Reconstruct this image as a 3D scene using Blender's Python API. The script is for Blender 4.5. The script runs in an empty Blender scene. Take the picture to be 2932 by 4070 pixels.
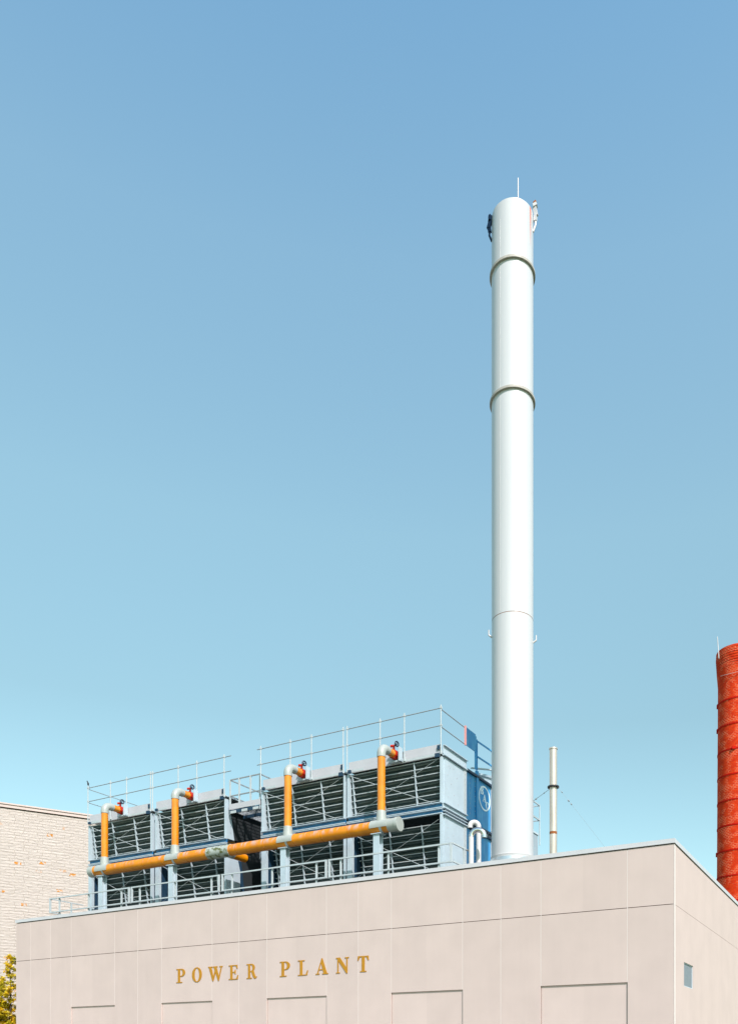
import bpy, bmesh, math, random
from mathutils import Vector, Matrix
from mathutils.geometry import tessellate_polygon
R = math.radians
random.seed(7)
scene = bpy.context.scene
col = scene.collection

# ------------------------------------------------------------------ camera
EYE = 1.65
F, PX0, PYH = 3220.0, 1900.0, 4213.0          # focal length, principal column and horizon row in photo pixels (2932 x 4070)
cam = bpy.data.cameras.new('camera')
cam.sensor_fit = 'HORIZONTAL'
cam.sensor_width = 36.0
cam.lens = F / 2932 * 36
cam.shift_x = (1466 - PX0) / 2932
cam.shift_y = (PYH - 2035) / 2932
cam.clip_end = 5000
camo = bpy.data.objects.new('camera', cam)
camo.location = (0, 0, EYE)
camo.rotation_euler = (R(90), 0, 0)
col.objects.link(camo)
scene.camera = camo

# ------------------------------------------------------------------ light
SUN_AZ, SUN_EL = 156.0, 43.0
w = bpy.data.worlds.new('World'); scene.world = w; w.use_nodes = True
nt = w.node_tree; nt.nodes.clear()
out = nt.nodes.new('ShaderNodeOutputWorld'); bg = nt.nodes.new('ShaderNodeBackground')
sky = nt.nodes.new('ShaderNodeTexSky'); sky.sky_type = 'NISHITA'; sky.sun_disc = False
sky.sun_elevation = R(SUN_EL); sky.sun_rotation = R(SUN_AZ)
sky.altitude = 0; sky.air_density = 1.0; sky.dust_density = 0.6; sky.ozone_density = 1.0
bg.inputs[1].default_value = 0.15
tc = nt.nodes.new('ShaderNodeTexCoord'); sep = nt.nodes.new('ShaderNodeSeparateXYZ')
nt.links.new(tc.outputs['Generated'], sep.inputs[0])
rmp = nt.nodes.new('ShaderNodeValToRGB'); nt.links.new(sep.outputs['Z'], rmp.inputs[0])
SKYTINT = [(0.0, (1.0, 1.1, 0.9)), (0.38, (1.30, 1.41, 1.05)), (0.46, (1.50, 1.64, 1.22)), (0.54, (1.70, 1.86, 1.38)), (0.70, (1.78, 2.04, 1.62)), (0.80, (1.52, 1.95, 1.70)), (1.0, (0.8, 0.9, 1.15))]
e = rmp.color_ramp.elements
while len(e) < len(SKYTINT): e.new(0.5)
for i, (p, c) in enumerate(SKYTINT): e[i].position = p; e[i].color = (*c, 1)
mul = nt.nodes.new('ShaderNodeMix'); mul.data_type = 'RGBA'; mul.blend_type = 'MULTIPLY'; mul.inputs[0].default_value = 1
nt.links.new(sky.outputs[0], mul.inputs[6]); nt.links.new(rmp.outputs[0], mul.inputs[7])
nt.links.new(mul.outputs[2], bg.inputs[0]); nt.links.new(bg.outputs[0], out.inputs[0])

sl = bpy.data.lights.new('sun', 'SUN'); sl.energy = 5.0; sl.angle = R(0.5); sl.color = (1.0, 0.90, 0.905)
so = bpy.data.objects.new('sun', sl); col.objects.link(so)
sdir = Vector((math.sin(R(SUN_AZ)) * math.cos(R(SUN_EL)), math.cos(R(SUN_AZ)) * math.cos(R(SUN_EL)), math.sin(R(SUN_EL))))
so.rotation_euler = sdir.to_track_quat('Z', 'Y').to_euler(); so.location = (20, -40, 60)

scene.view_settings.view_transform = 'Standard'
scene.view_settings.look = 'None'
scene.view_settings.exposure = 0.28
scene.view_settings.gamma = 1.0
scene.render.engine = 'CYCLES'
scene.cycles.max_bounces = 5

# ------------------------------------------------------------------ frame of the power plant: x along the front (right +), y into depth, z up
D0 = 26.0
CX, CY = (2678 - PX0) / F * D0, D0
_l = math.hypot(6284, 3220); UX, UY = 6284 / _l, -3220 / _l
VX, VY = -UY, UX
THETA = math.atan2(UY, UX)
def W(x, y, z=0): return Vector((CX + x * UX + y * VX, CY + x * UY + y * VY, z))

# ------------------------------------------------------------------ materials
def mat(name, color, rough=0.6, metal=0.0, noise=0.0, nscale=6.0, bump=0.0, bscale=30.0, spec=0.5, coat=0.0):
    m = bpy.data.materials.new(name); m.use_nodes = True
    n = m.node_tree; b = n.nodes['Principled BSDF']
    b.inputs['Base Color'].default_value = (*color, 1); b.inputs['Roughness'].default_value = rough
    b.inputs['Metallic'].default_value = metal; b.inputs['Specular IOR Level'].default_value = spec
    b.inputs['Coat Weight'].default_value = coat
    t = n.nodes.new('ShaderNodeTexCoord')
    if noise:
        x = n.nodes.new('ShaderNodeTexNoise'); x.inputs['Scale'].default_value = nscale; x.inputs['Detail'].default_value = 6
        n.links.new(t.outputs['Object'], x.inputs['Vector'])
        r = n.nodes.new('ShaderNodeValToRGB')
        r.color_ramp.elements[0].position = 0.3; r.color_ramp.elements[1].position = 0.7
        r.color_ramp.elements[0].color = (*[c * (1 - noise) for c in color], 1)
        r.color_ramp.elements[1].color = (*[min(1, c * (1 + noise)) for c in color], 1)
        n.links.new(x.outputs['Fac'], r.inputs[0]); n.links.new(r.outputs[0], b.inputs['Base Color'])
    if bump:
        x = n.nodes.new('ShaderNodeTexNoise'); x.inputs['Scale'].default_value = bscale; x.inputs['Detail'].default_value = 8
        n.links.new(t.outputs['Object'], x.inputs['Vector'])
        u = n.nodes.new('ShaderNodeBump'); u.inputs['Strength'].default_value = bump; u.inputs['Distance'].default_value = 0.02
        n.links.new(x.outputs['Fac'], u.inputs['Height']); n.links.new(u.outputs[0], b.inputs['Normal'])
    return m

def streaks(m, c1, c2, scale=(2, 2, 0.15), lo=0.45, hi=0.7, vec='Object'):
    """mixes a second colour over a material's base in noise stretched along z (weather streaks)"""
    n = m.node_tree; b = n.nodes['Principled BSDF']
    t = n.nodes.new('ShaderNodeTexCoord'); mp = n.nodes.new('ShaderNodeMapping'); mp.inputs['Scale'].default_value = scale
    x = n.nodes.new('ShaderNodeTexNoise'); x.inputs['Scale'].default_value = 3; x.inputs['Detail'].default_value = 7
    r = n.nodes.new('ShaderNodeValToRGB'); r.color_ramp.elements[0].position = lo; r.color_ramp.elements[1].position = hi
    r.color_ramp.elements[0].color = (*c1, 1); r.color_ramp.elements[1].color = (*c2, 1)
    n.links.new(t.outputs[vec], mp.inputs[0]); n.links.new(mp.outputs[0], x.inputs['Vector'])
    n.links.new(x.outputs['Fac'], r.inputs[0]); n.links.new(r.outputs[0], b.inputs['Base Color'])
    return m

M = {}
M['panel'] = mat('precast_panel', (0.515, 0.425, 0.385), 0.85, noise=0.035, nscale=0.9, bump=0.12, bscale=60, spec=0.25)
def panel_tones(m):
    n = m.node_tree; b = n.nodes['Principled BSDF']; src = b.inputs['Base Color'].links[0].from_socket
    t = n.nodes.new('ShaderNodeTexCoord'); mp = n.nodes.new('ShaderNodeMapping'); mp.inputs['Scale'].default_value = (1 / 1.54, 1 / 6.1, 1 / 6.65)
    fl = n.nodes.new('ShaderNodeVectorMath'); fl.operation = 'FLOOR'; wn = n.nodes.new('ShaderNodeTexWhiteNoise')
    n.links.new(t.outputs['Object'], mp.inputs[0]); n.links.new(mp.outputs[0], fl.inputs[0]); n.links.new(fl.outputs[0], wn.inputs['Vector'])
    mr = n.nodes.new('ShaderNodeMapRange'); mr.inputs[3].default_value = .97; mr.inputs[4].default_value = 1.03; n.links.new(wn.outputs['Value'], mr.inputs[0])
    # faint upright rain marks
    m2 = n.nodes.new('ShaderNodeMapping'); m2.inputs['Scale'].default_value = (2.2, 2.2, .18); nz = n.nodes.new('ShaderNodeTexNoise'); nz.inputs['Scale'].default_value = 2; nz.inputs['Detail'].default_value = 7
    n.links.new(t.outputs['Object'], m2.inputs[0]); n.links.new(m2.outputs[0], nz.inputs['Vector'])
    r2 = n.nodes.new('ShaderNodeMapRange'); r2.inputs[1].default_value = .35; r2.inputs[2].default_value = .7; r2.inputs[3].default_value = .988; r2.inputs[4].default_value = 1.006; n.links.new(nz.outputs['Fac'], r2.inputs[0])
    mm = n.nodes.new('ShaderNodeMath'); mm.operation = 'MULTIPLY'; n.links.new(mr.outputs[0], mm.inputs[0]); n.links.new(r2.outputs[0], mm.inputs[1])
    sc = n.nodes.new('ShaderNodeVectorMath'); sc.operation = 'SCALE'; n.links.new(src, sc.inputs[0]); n.links.new(mm.outputs[0], sc.inputs['Scale'])
    n.links.new(sc.outputs[0], b.inputs['Base Color'])
panel_tones(M['panel'])
M['sealant'] = mat('sealant', (0.60, 0.55, 0.51), 0.8)
M['shadow_groove'] = mat('shadow_groove', (0.06, 0.026, 0.010), 0.9)  # dark brown paints shadow lines into the open joint and coping reveals
M['coping'] = mat('coping_metal', (0.49, 0.495, 0.505), 0.45, metal=0.0, noise=0.03, nscale=2)
M['roof'] = mat('roof_membrane', (0.112, 0.112, 0.112), 0.9, noise=0.1)
M['gold'] = mat('gold_letter', (0.430, 0.198, 0.007), 0.45, metal=0.1, noise=0.08, nscale=8)
M['galv'] = mat('galvanised_steel', (0.43, 0.52, 0.565), 0.5, metal=0.1, noise=0.05, nscale=3, bump=0.05, bscale=20)
M['galvside'] = streaks(mat('galvanised_casing', (0.430, 0.516, 0.568), 0.45, metal=0.25), (0.284, 0.361, 0.404), (0.396, 0.473, 0.516), (1.2, 1.2, 0.35), 0.3, 0.7)
M['galvgrey'] = mat('galvanised_fascia', (0.43, 0.44, 0.46), 0.5, noise=0.04, nscale=2)
M['navybracketshade'] = mat('navy_bracket_and_shade', (0.007, 0.035, 0.07), 0.6)  # bracket navy, also the painted shade of the lower closures
M['beamshade'] = streaks(mat('beam_shade_blue', (0.017, 0.146, 0.310), 0.4), (0.012, 0.13, 0.33), (0.05, 0.25, 0.48), (0.8, 3, 3), 0.4, 0.65)  # blue puts the flange's shade into the beam web colour
M['ventgrey'] = mat('vent_flap', (0.17, 0.20, 0.225), 0.5, noise=0.06)
M['blueshade'] = streaks(mat('steel_in_blue_shade', (0.017, 0.146, 0.310), 0.4, metal=0.1), (0.010, 0.22, 0.52), (0.09, 0.36, 0.60), (3, 3, 0.5), 0.35, 0.7)  # blue stands in for grey steel lying in shade
M['louver'] = streaks(mat('louver_sheet', (0.112, 0.146, 0.155), 0.5, metal=0.2), (0.035, 0.08, 0.095), (0.13, 0.165, 0.165), (0.6, 3, 8), 0.35, 0.65)
M['louverstain'] = streaks(mat('stained_louver_sheet', (0.172, 0.120, 0.052), 0.6), (0.08, 0.11, 0.105), (0.34, 0.15, 0.02), (0.8, 2, 3), 0.42, 0.6)
M['dark'] = mat('shade_dark_interior', (0.010, 0.015, 0.017), 0.9)  # near black puts the unlit depth into the colour
M['rail'] = mat('rail_paint', (0.404, 0.456, 0.464), 0.5, noise=0.05, nscale=4)
M['raildark'] = mat('dark_grey_pipe_rail', (0.232, 0.258, 0.267), 0.5, noise=0.1, nscale=5)  # darker grey copy of the rail colour
M['white'] = mat('white_enamel', (0.482, 0.490, 0.486), 0.32, noise=0.02, nscale=0.6, spec=0.5)
M['whitepipe'] = mat('white_pipe', (0.516, 0.507, 0.499), 0.3)
M['chrome'] = mat('polished_steel', (0.731, 0.688, 0.654), 0.12, metal=1.0)
M['alum'] = mat('aluminium_flashing', (0.671, 0.688, 0.705), 0.28, metal=0.85, noise=0.06, nscale=2)
M['steelbeige'] = streaks(mat('stainless_flue', (0.619, 0.533, 0.447), 0.35, metal=0.55), (0.533, 0.447, 0.370), (0.688, 0.602, 0.516), (3, 3, 0.3), 0.35, 0.7)
M['rust'] = mat('rust', (0.241, 0.077, 0.017), 0.9, noise=0.4, nscale=20)
M['greypvc'] = mat('pale_green_fitting', (0.34, 0.37, 0.34), 0.35, noise=0.06, nscale=3)
M['mossy'] = streaks(mat('mossy_sleeve', (0.385, 0.415, 0.375), 0.35), (0.36, 0.40, 0.36), (0.10, 0.11, 0.03), (1.5, 1.5, 2.2), 0.5, 0.62)
M['red'] = mat('red_valve_paint', (0.45, 0.018, 0.004), 0.3)
M['navy'] = mat('navy_iron_and_shade', (0.010, 0.015, 0.039), 0.35)
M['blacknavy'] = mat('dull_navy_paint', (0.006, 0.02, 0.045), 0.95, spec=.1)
M['black'] = mat('black_rubber', (0.010, 0.010, 0.012), 0.6)
M['pink'] = mat('lit_pink_edge', (0.645, 0.284, 0.258), 0.6)
M['ringtan'] = mat('weathered_ring', (0.361, 0.344, 0.301), 0.6, noise=0.12, nscale=8)
M['mark'] = mat('white_lettering', (0.85, 0.92, 0.95), 0.5)
M['markblue'] = mat('blue_roundel', (0.02, 0.26, 0.58), 0.5)
M['grass'] = mat('lawn', (0.077, 0.103, 0.034), 0.95, noise=0.35, nscale=0.8, bump=0.5, bscale=8)
M['paving'] = mat('pale_paving', (0.258, 0.232, 0.206), 0.9, noise=0.08, nscale=0.7)
M['bark'] = mat('bark', (0.052, 0.034, 0.022), 0.95, noise=0.3, nscale=12)

def orange_pipe(name, wrap):
    m = bpy.data.materials.new(name); m.use_nodes = True
    n = m.node_tree; b = n.nodes['Principled BSDF']; b.inputs['Roughness'].default_value = 0.22 if not wrap else 0.4; b.inputs['Coat Weight'].default_value = .4 if not wrap else 0; b.inputs['Coat Roughness'].default_value = .15
    t = n.nodes.new('ShaderNodeTexCoord')
    base = n.nodes.new('ShaderNodeTexNoise'); base.inputs['Scale'].default_value = 2.5; base.inputs['Detail'].default_value = 5
    n.links.new(t.outputs['Object'], base.inputs['Vector'])
    r = n.nodes.new('ShaderNodeValToRGB'); r.color_ramp.elements[0].position = .3; r.color_ramp.elements[1].position = .7
    r.color_ramp.elements[0].color = (0.58, 0.185, 0.002, 1); r.color_ramp.elements[1].color = (0.70, 0.245, 0.003, 1)
    n.links.new(base.outputs['Fac'], r.inputs[0])
    if not wrap:
        n.links.new(r.outputs[0], b.inputs['Base Color']); return m
    mp = n.nodes.new('ShaderNodeMapping'); mp.inputs['Scale'].default_value = (2.6, 0.9, 0.9)
    mp.inputs['Rotation'].default_value = (0, R(25), 0)
    x = n.nodes.new('ShaderNodeTexNoise'); x.inputs['Scale'].default_value = 1.5; x.inputs['Detail'].default_value = 9; x.inputs['Roughness'].default_value = .62
    n.links.new(t.outputs['Object'], mp.inputs[0]); n.links.new(mp.outputs[0], x.inputs['Vector'])
    r2 = n.nodes.new('ShaderNodeValToRGB'); r2.color_ramp.elements[0].position = .50; r2.color_ramp.elements[1].position = .59
    n.links.new(x.outputs['Fac'], r2.inputs[0])
    # the lagging flakes where rain reaches it: keep patches to the top of the pipe (a weathering mark fixed to the pipe)
    s = n.nodes.new('ShaderNodeSeparateXYZ'); n.links.new(t.outputs['Object'], s.inputs[0])
    mr = n.nodes.new('ShaderNodeMapRange'); mr.inputs[1].default_value = HDR_Z - ROOF - 0.06; mr.inputs[2].default_value = HDR_Z - ROOF + 0.08
    n.links.new(s.outputs['Z'], mr.inputs[0])
    mm = n.nodes.new('ShaderNodeMath'); mm.operation = 'MULTIPLY'; n.links.new(mr.outputs[0], mm.inputs[0]); n.links.new(r2.outputs[0], mm.inputs[1])
    m3 = n.nodes.new('ShaderNodeMath'); m3.operation = 'MULTIPLY'; m3.inputs[1].default_value = .8; n.links.new(mm.outputs[0], m3.inputs[0])
    mx = n.nodes.new('ShaderNodeMix'); mx.data_type = 'RGBA'
    n.links.new(m3.outputs[0], mx.inputs[0]); n.links.new(r.outputs[0], mx.inputs[6]); mx.inputs[7].default_value = (0.447, 0.318, 0.267, 1)
    n.links.new(mx.outputs[2], b.inputs['Base Color'])
    u = n.nodes.new('ShaderNodeBump'); u.inputs['Strength'].default_value = .5; u.inputs['Distance'].default_value = .02
    n.links.new(x.outputs['Fac'], u.inputs['Height']); n.links.new(u.outputs[0], b.inputs['Normal'])
    return m

ROOF = 8.35
HDR_Z = 11.22
M['orange'] = orange_pipe('orange_pipe', False)
M['orangewrap'] = orange_pipe('orange_lagged_pipe', True)

# ------------------------------------------------------------------ mesh builder
class MB:
    def __init__(s): s.v = []; s.f = []; s.sm = []; s.mi = []; s.cur = 0; s.marks = []; s.depth = 0
    def add(s, verts, faces, smooth=False):
        o = len(s.v); s.v += [tuple(p) for p in verts]
        for f in faces: s.f.append([o + i for i in f]); s.sm.append(smooth); s.mi.append(s.cur)
        return s
    def box(s, x0, x1, y0, y1, z0, z1):
        s.marks.append((len(s.v), len(s.f)))
        return s.add([(x0, y0, z0), (x1, y0, z0), (x1, y1, z0), (x0, y1, z0), (x0, y0, z1), (x1, y0, z1), (x1, y1, z1), (x0, y1, z1)],
                     [(0, 3, 2, 1), (4, 5, 6, 7), (0, 1, 5, 4), (1, 2, 6, 5), (2, 3, 7, 6), (3, 0, 4, 7)])
    def prism(s, poly, axis, a, b, holes=()):
        """polygon in the plane across `axis`, extruded from a to b; poly coords are the two other axes in order"""
        s.marks.append((len(s.v), len(s.f)))
        def P(p, t):
            return {'x': (t, p[0], p[1]), 'y': (p[0], t, p[1]), 'z': (p[0], p[1], t)}[axis]
        loops = [list(poly)] + [list(h) for h in holes]
        flat = [p for l in loops for p in l]
        tri = tessellate_polygon([[Vector((p[0], p[1], 0)) for p in l] for l in loops])
        n = len(flat)
        s.add([P(p, a) for p in flat] + [P(p, b) for p in flat], [tuple(t) for t in tri] + [tuple(n + i for i in reversed(t)) for t in tri])
        k = 0
        for l in loops:
            m = len(l)
            vs = [P(p, a) for p in l] + [P(p, b) for p in l]
            s.add(vs, [(i, (i + 1) % m, m + (i + 1) % m, m + i) for i in range(m)])
        return s
    def tube(s, pts, r, seg=12, caps=True, r2=None):
        s.marks.append((len(s.v), len(s.f)))
        pts = [Vector(p) for p in pts]; n = len(pts); rings = []
        up = None
        for i, p in enumerate(pts):
            d = (pts[min(i + 1, n - 1)] - pts[max(i - 1, 0)]).normalized()
            if up is None:
                up = Vector((0, 0, 1)) if abs(d.z) < .9 else Vector((1, 0, 0))
            a = (up - d * up.dot(d)).normalized(); b = d.cross(a); up = a
            rr = r if r2 is None else r + (r2 - r) * i / (n - 1)
            rings.append([p + (a * math.cos(t) + b * math.sin(t)) * rr for t in [2 * math.pi * k / seg for k in range(seg)]])
        vs = [q for ring in rings for q in ring]; fs = []
        for i in range(n - 1):
            for k in range(seg):
                fs.append((i * seg + k, i * seg + (k + 1) % seg, (i + 1) * seg + (k + 1) % seg, (i + 1) * seg + k))
        s.add(vs, fs, seg > 6)
        if caps:
            s.add(rings[0], [tuple(reversed(range(seg)))]); s.add(rings[-1], [tuple(range(seg))])
        return s
    def lathe(s, prof, cx, cy, seg=48, smooth=True, caps=True):
        """prof: (radius, z) pairs; each span is its own strip so edges stay crisp"""
        for (r0, z0), (r1, z1) in zip(prof[:-1], prof[1:]):
            vs = []; fs = []
            for (r, z) in ((r0, z0), (r1, z1)):
                vs += [(cx + r * math.cos(2 * math.pi * k / seg), cy + r * math.sin(2 * math.pi * k / seg), z) for k in range(seg)]
            fs = [(k, (k + 1) % seg, seg + (k + 1) % seg, seg + k) for k in range(seg)]
            s.add(vs, fs, smooth)
        if caps:
            for (r, z), rev in ((prof[0], True), (prof[-1], False)):
                if r > 1e-4:
                    s.add([(cx + r * math.cos(2 * math.pi * k / seg), cy + r * math.sin(2 * math.pi * k / seg), z) for k in range(seg)],
                          [tuple(reversed(range(seg))) if rev else tuple(range(seg))])
        return s
    def bar(s, p, q, wd, ht, side=None):
        s.marks.append((len(s.v), len(s.f)))
        p = Vector(p); q = Vector(q); d = (q - p).normalized()
        sd = Vector(side) if side else (Vector((0, 0, 1)).cross(d) if abs(d.z) < .95 else Vector((1, 0, 0)))
        sd = (sd - d * sd.dot(d)).normalized(); up = d.cross(sd)
        c = [(-1, -1), (1, -1), (1, 1), (-1, 1)]
        vs = [e_ + sd * a * wd / 2 + up * b * ht / 2 for e_ in (p, q) for a, b in c]
        return s.add(vs, [(0, 3, 2, 1), (4, 5, 6, 7), (0, 1, 5, 4), (1, 2, 6, 5), (2, 3, 7, 6), (3, 0, 4, 7)])
    def each(s, name, mats, parent):
        """one object per primitive added (each rail, rod or bolt a part of its own)"""
        mk = s.marks + [(len(s.v), len(s.f))]; res = []
        for (v0, f0), (v1, f1) in zip(mk[:-1], mk[1:]):
            m = MB(); m.v = s.v[v0:v1]; m.f = [[i - v0 for i in f] for f in s.f[f0:f1]]; m.sm = s.sm[f0:f1]; m.mi = s.mi[f0:f1]
            res.append(m.build(name, mats, parent))
        return res
    def build(s, name, mats, parent=None, org=None, recalc=True):
        me = bpy.data.meshes.new(name)
        o = Vector(org) if org is not None else (Vector(ORG.get(root_of(parent), (0, 0, 0))) if parent else Vector((0, 0, 0)))
        me.from_pydata([tuple(Vector(p) - o) for p in s.v], [], s.f)
        me.polygons.foreach_set('use_smooth', s.sm); me.polygons.foreach_set('material_index', s.mi)
        if not isinstance(mats, (list, tuple)): mats = [mats]
        for m in mats: me.materials.append(m)
        if recalc:
            bm = bmesh.new(); bm.from_mesh(me); bmesh.ops.recalc_face_normals(bm, faces=bm.faces); bm.to_mesh(me); bm.free()
        me.update()
        ob = bpy.data.objects.new(name, me); col.objects.link(ob)
        if parent: ob.parent = parent
        return ob

ORG = {}
def root_of(o):
    while o.parent: o = o.parent
    return o.name
def tag(o, label=None, cat=None, group=None, kind=None):
    if label: o['label'] = label
    if cat: o['category'] = cat
    if group: o['group'] = group
    if kind: o['kind'] = kind
    return o
def thing(name, label, cat, loc, group=None, frame=True):
    """Empty at the thing's base. loc is in the plant's frame (or in world axes when frame is False)"""
    o = bpy.data.objects.new(name, None); col.objects.link(o)
    o.empty_display_size = .5
    if frame: o.location = W(*loc); o.rotation_euler = (0, 0, THETA)
    else: o.location = loc
    ORG[o.name] = loc
    return tag(o, label, cat, group)
def single(mb, name, mats, label, cat, loc, group=None, frame=True):
    """a thing that is one mesh"""
    ob = mb.build(name, mats, None, org=loc)
    if frame: ob.location = W(*loc); ob.rotation_euler = (0, 0, THETA)
    else: ob.location = loc
    return tag(ob, label, cat, group)
def copy_tree(o, parent=None):
    c = o.copy(); col.objects.link(c); c.parent = parent
    for ch in list(o.children): copy_tree(ch, c)
    return c
def arc(c, r, a0, a1, n, plane):
    res = []
    for i in range(n + 1):
        a = R(a0 + (a1 - a0) * i / n)
        u, v = r * math.cos(a), r * math.sin(a)
        if plane == 'yz': res.append((c[0], c[1] + u, c[2] + v))
        elif plane == 'xz': res.append((c[0] + u, c[1], c[2] + v))
        else: res.append((c[0] + u, c[1] + v, c[2]))
    return res

# ------------------------------------------------------------------ ground
g = MB(); n_ = 24; S = 1500
g.add([(-S, -S, 0), (S, -S, 0), (S, S, 0), (-S, S, 0)], [(0, 1, 2, 3)])
tag(g.build('ground', M['grass']), kind='structure')
g = MB()
g.add([W(-50, -9, .004), W(14, -9, .004), W(14, -.35, .004), W(-50, -.35, .004)], [(0, 1, 2, 3)])
tag(g.build('pavement', M['paving']), kind='structure')

# ------------------------------------------------------------------ power plant building
BL = -33.5; BD = 30.0; MOD = 1.54; JZ = 6.65; WT = 8.575
plant = thing('power_plant_building', 'low pale beige panelled block with a golden name over its front', 'building', (0, 0, 0))
gp = .011
joints = sorted([BL] + [-MOD * k for k in (1, 3, 4, 5, 7, 8, 9, 11, 12, 13, 15, 16, 17, 19, 20, 21)] + [0.0])
recess = [(1, 3), (5, 7), (9, 11), (13, 15), (17, 19)]
RT = 4.2
b = MB()
for x0, x1 in zip(joints[:-1], joints[1:]):
    a0 = x0 + (gp if x0 > BL else 0); a1 = x1 - (gp if x1 < 0 else 0)
    b.box(a0, a1, 0, .18, JZ + gp, WT)
    isrec = any(abs(x0 + MOD * q) < .01 and abs(x1 + MOD * p) < .01 for p, q in recess)
    if isrec: b.box(a0, a1, 0, .18, RT, JZ - gp)
    else: b.box(a0, a1, 0, .18, 0, JZ - gp)
b.build('front_wall', M['panel'], plant)
b = MB()
for p, q in recess: b.box(-MOD * q + gp, -MOD * p - gp, .05, .18, 0, RT - .004)
for x, (p, q) in zip([0] * 5, recess):
    pb = MB().box(-MOD * q + gp, -MOD * p - gp, .05, .18, 0, RT - .004)
    pb.build('recessed_panel', M['panel'], plant)
# joints: sealant set back in the upright gaps, an open dark joint along the horizontal one
b = MB()
for j in joints[1:-1]:
    b.box(j - gp, j + gp, .004, .05, 0 if not any(abs(j + MOD * k) < .01 for pq in recess for k in pq) else RT, WT - .01)
b.each('sealant_joint', M['sealant'], plant)
MB().box(BL + .02, -.02, .03, .17, JZ - gp, JZ + gp).build('open_joint', M['shadow_groove'], plant)
# side wall on the right
vy0, vy1, vz0, vz1 = 1.39, 2.78, 4.12, 4.93
b = MB()
b.box(-.18, 0, .186, BD, JZ + .006, WT)
b.box(-.18, 0, .186, vy0, 0, JZ - .006); b.box(-.18, 0, vy1, BD, 0, JZ - .006)
b.box(-.18, 0, vy0, vy1, 0, vz0); b.box(-.18, 0, vy0, vy1, vz1, JZ - .006)
b.box(-.17, -.012, .2, BD - .1, JZ - .006, JZ + .006)
b.build('side_wall', M['panel'], plant)
MB().box(-.012, .004, .0, .186, 0, WT).build('corner_trim', M['sealant'], plant)
v = MB().box(-.09, -.045, vy0, vy1, vz0, vz1).build('wall_vent', M['ventgrey'], plant)
b = MB()
fr = .03
b.box(-.045, -.025, vy0, vy0 + fr, vz0, vz1); b.box(-.045, -.025, vy1 - fr, vy1, vz0, vz1)
b.box(-.045, -.025, vy0 + fr, vy1 - fr, vz0, vz0 + fr); b.box(-.045, -.025, vy0 + fr, vy1 - fr, vz1 - fr, vz1)
b.build('frame', M['galv'], v)
b = MB().box(BL, BL + .18, .186, BD, 0, WT); b.box(BL + .18, -.18, BD - .18, BD, 0, WT); b.build('rear_wall', M['panel'], plant)
b = MB()
ct, cb = 8.755, 8.612
b.box(BL - .03, .03, -.03, .32, cb, ct); b.box(-.27, .03, .323, BD, cb, ct); b.box(BL - .03, BL + .27, .323, BD, cb, ct)
b.box(BL - .036, .036, -.036, -.03, cb - .006, cb + .03); b.box(.03, .036, -.03, BD, cb - .006, cb + .035)
b.build('coping', M['coping'], plant)
b = MB().box(BL + .06, -.06, .06, .16, WT, cb); b.box(-.16, -.06, .17, BD, WT, cb); b.build('coping_reveal', M['shadow_groove'], plant)  # brown stands in for the shadow under the coping
b = MB()
for x in (-4.3, -8.9, -13.2, -17.9, -22.6, -27.4, -31.2): b.box(x - .004, x + .004, -.0318, .325, cb + .002, ct + .003)
for y in (5.1, 9.7, 14.3): b.box(-.275, .0318, y - .004, y + .004, cb + .002, ct + .003)
b.each('coping_seam', M['galvgrey'], plant)
MB().box(BL + .19, -.19, .19, BD - .19, ROOF - .3, ROOF).build('roof', M['roof'], plant)

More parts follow.
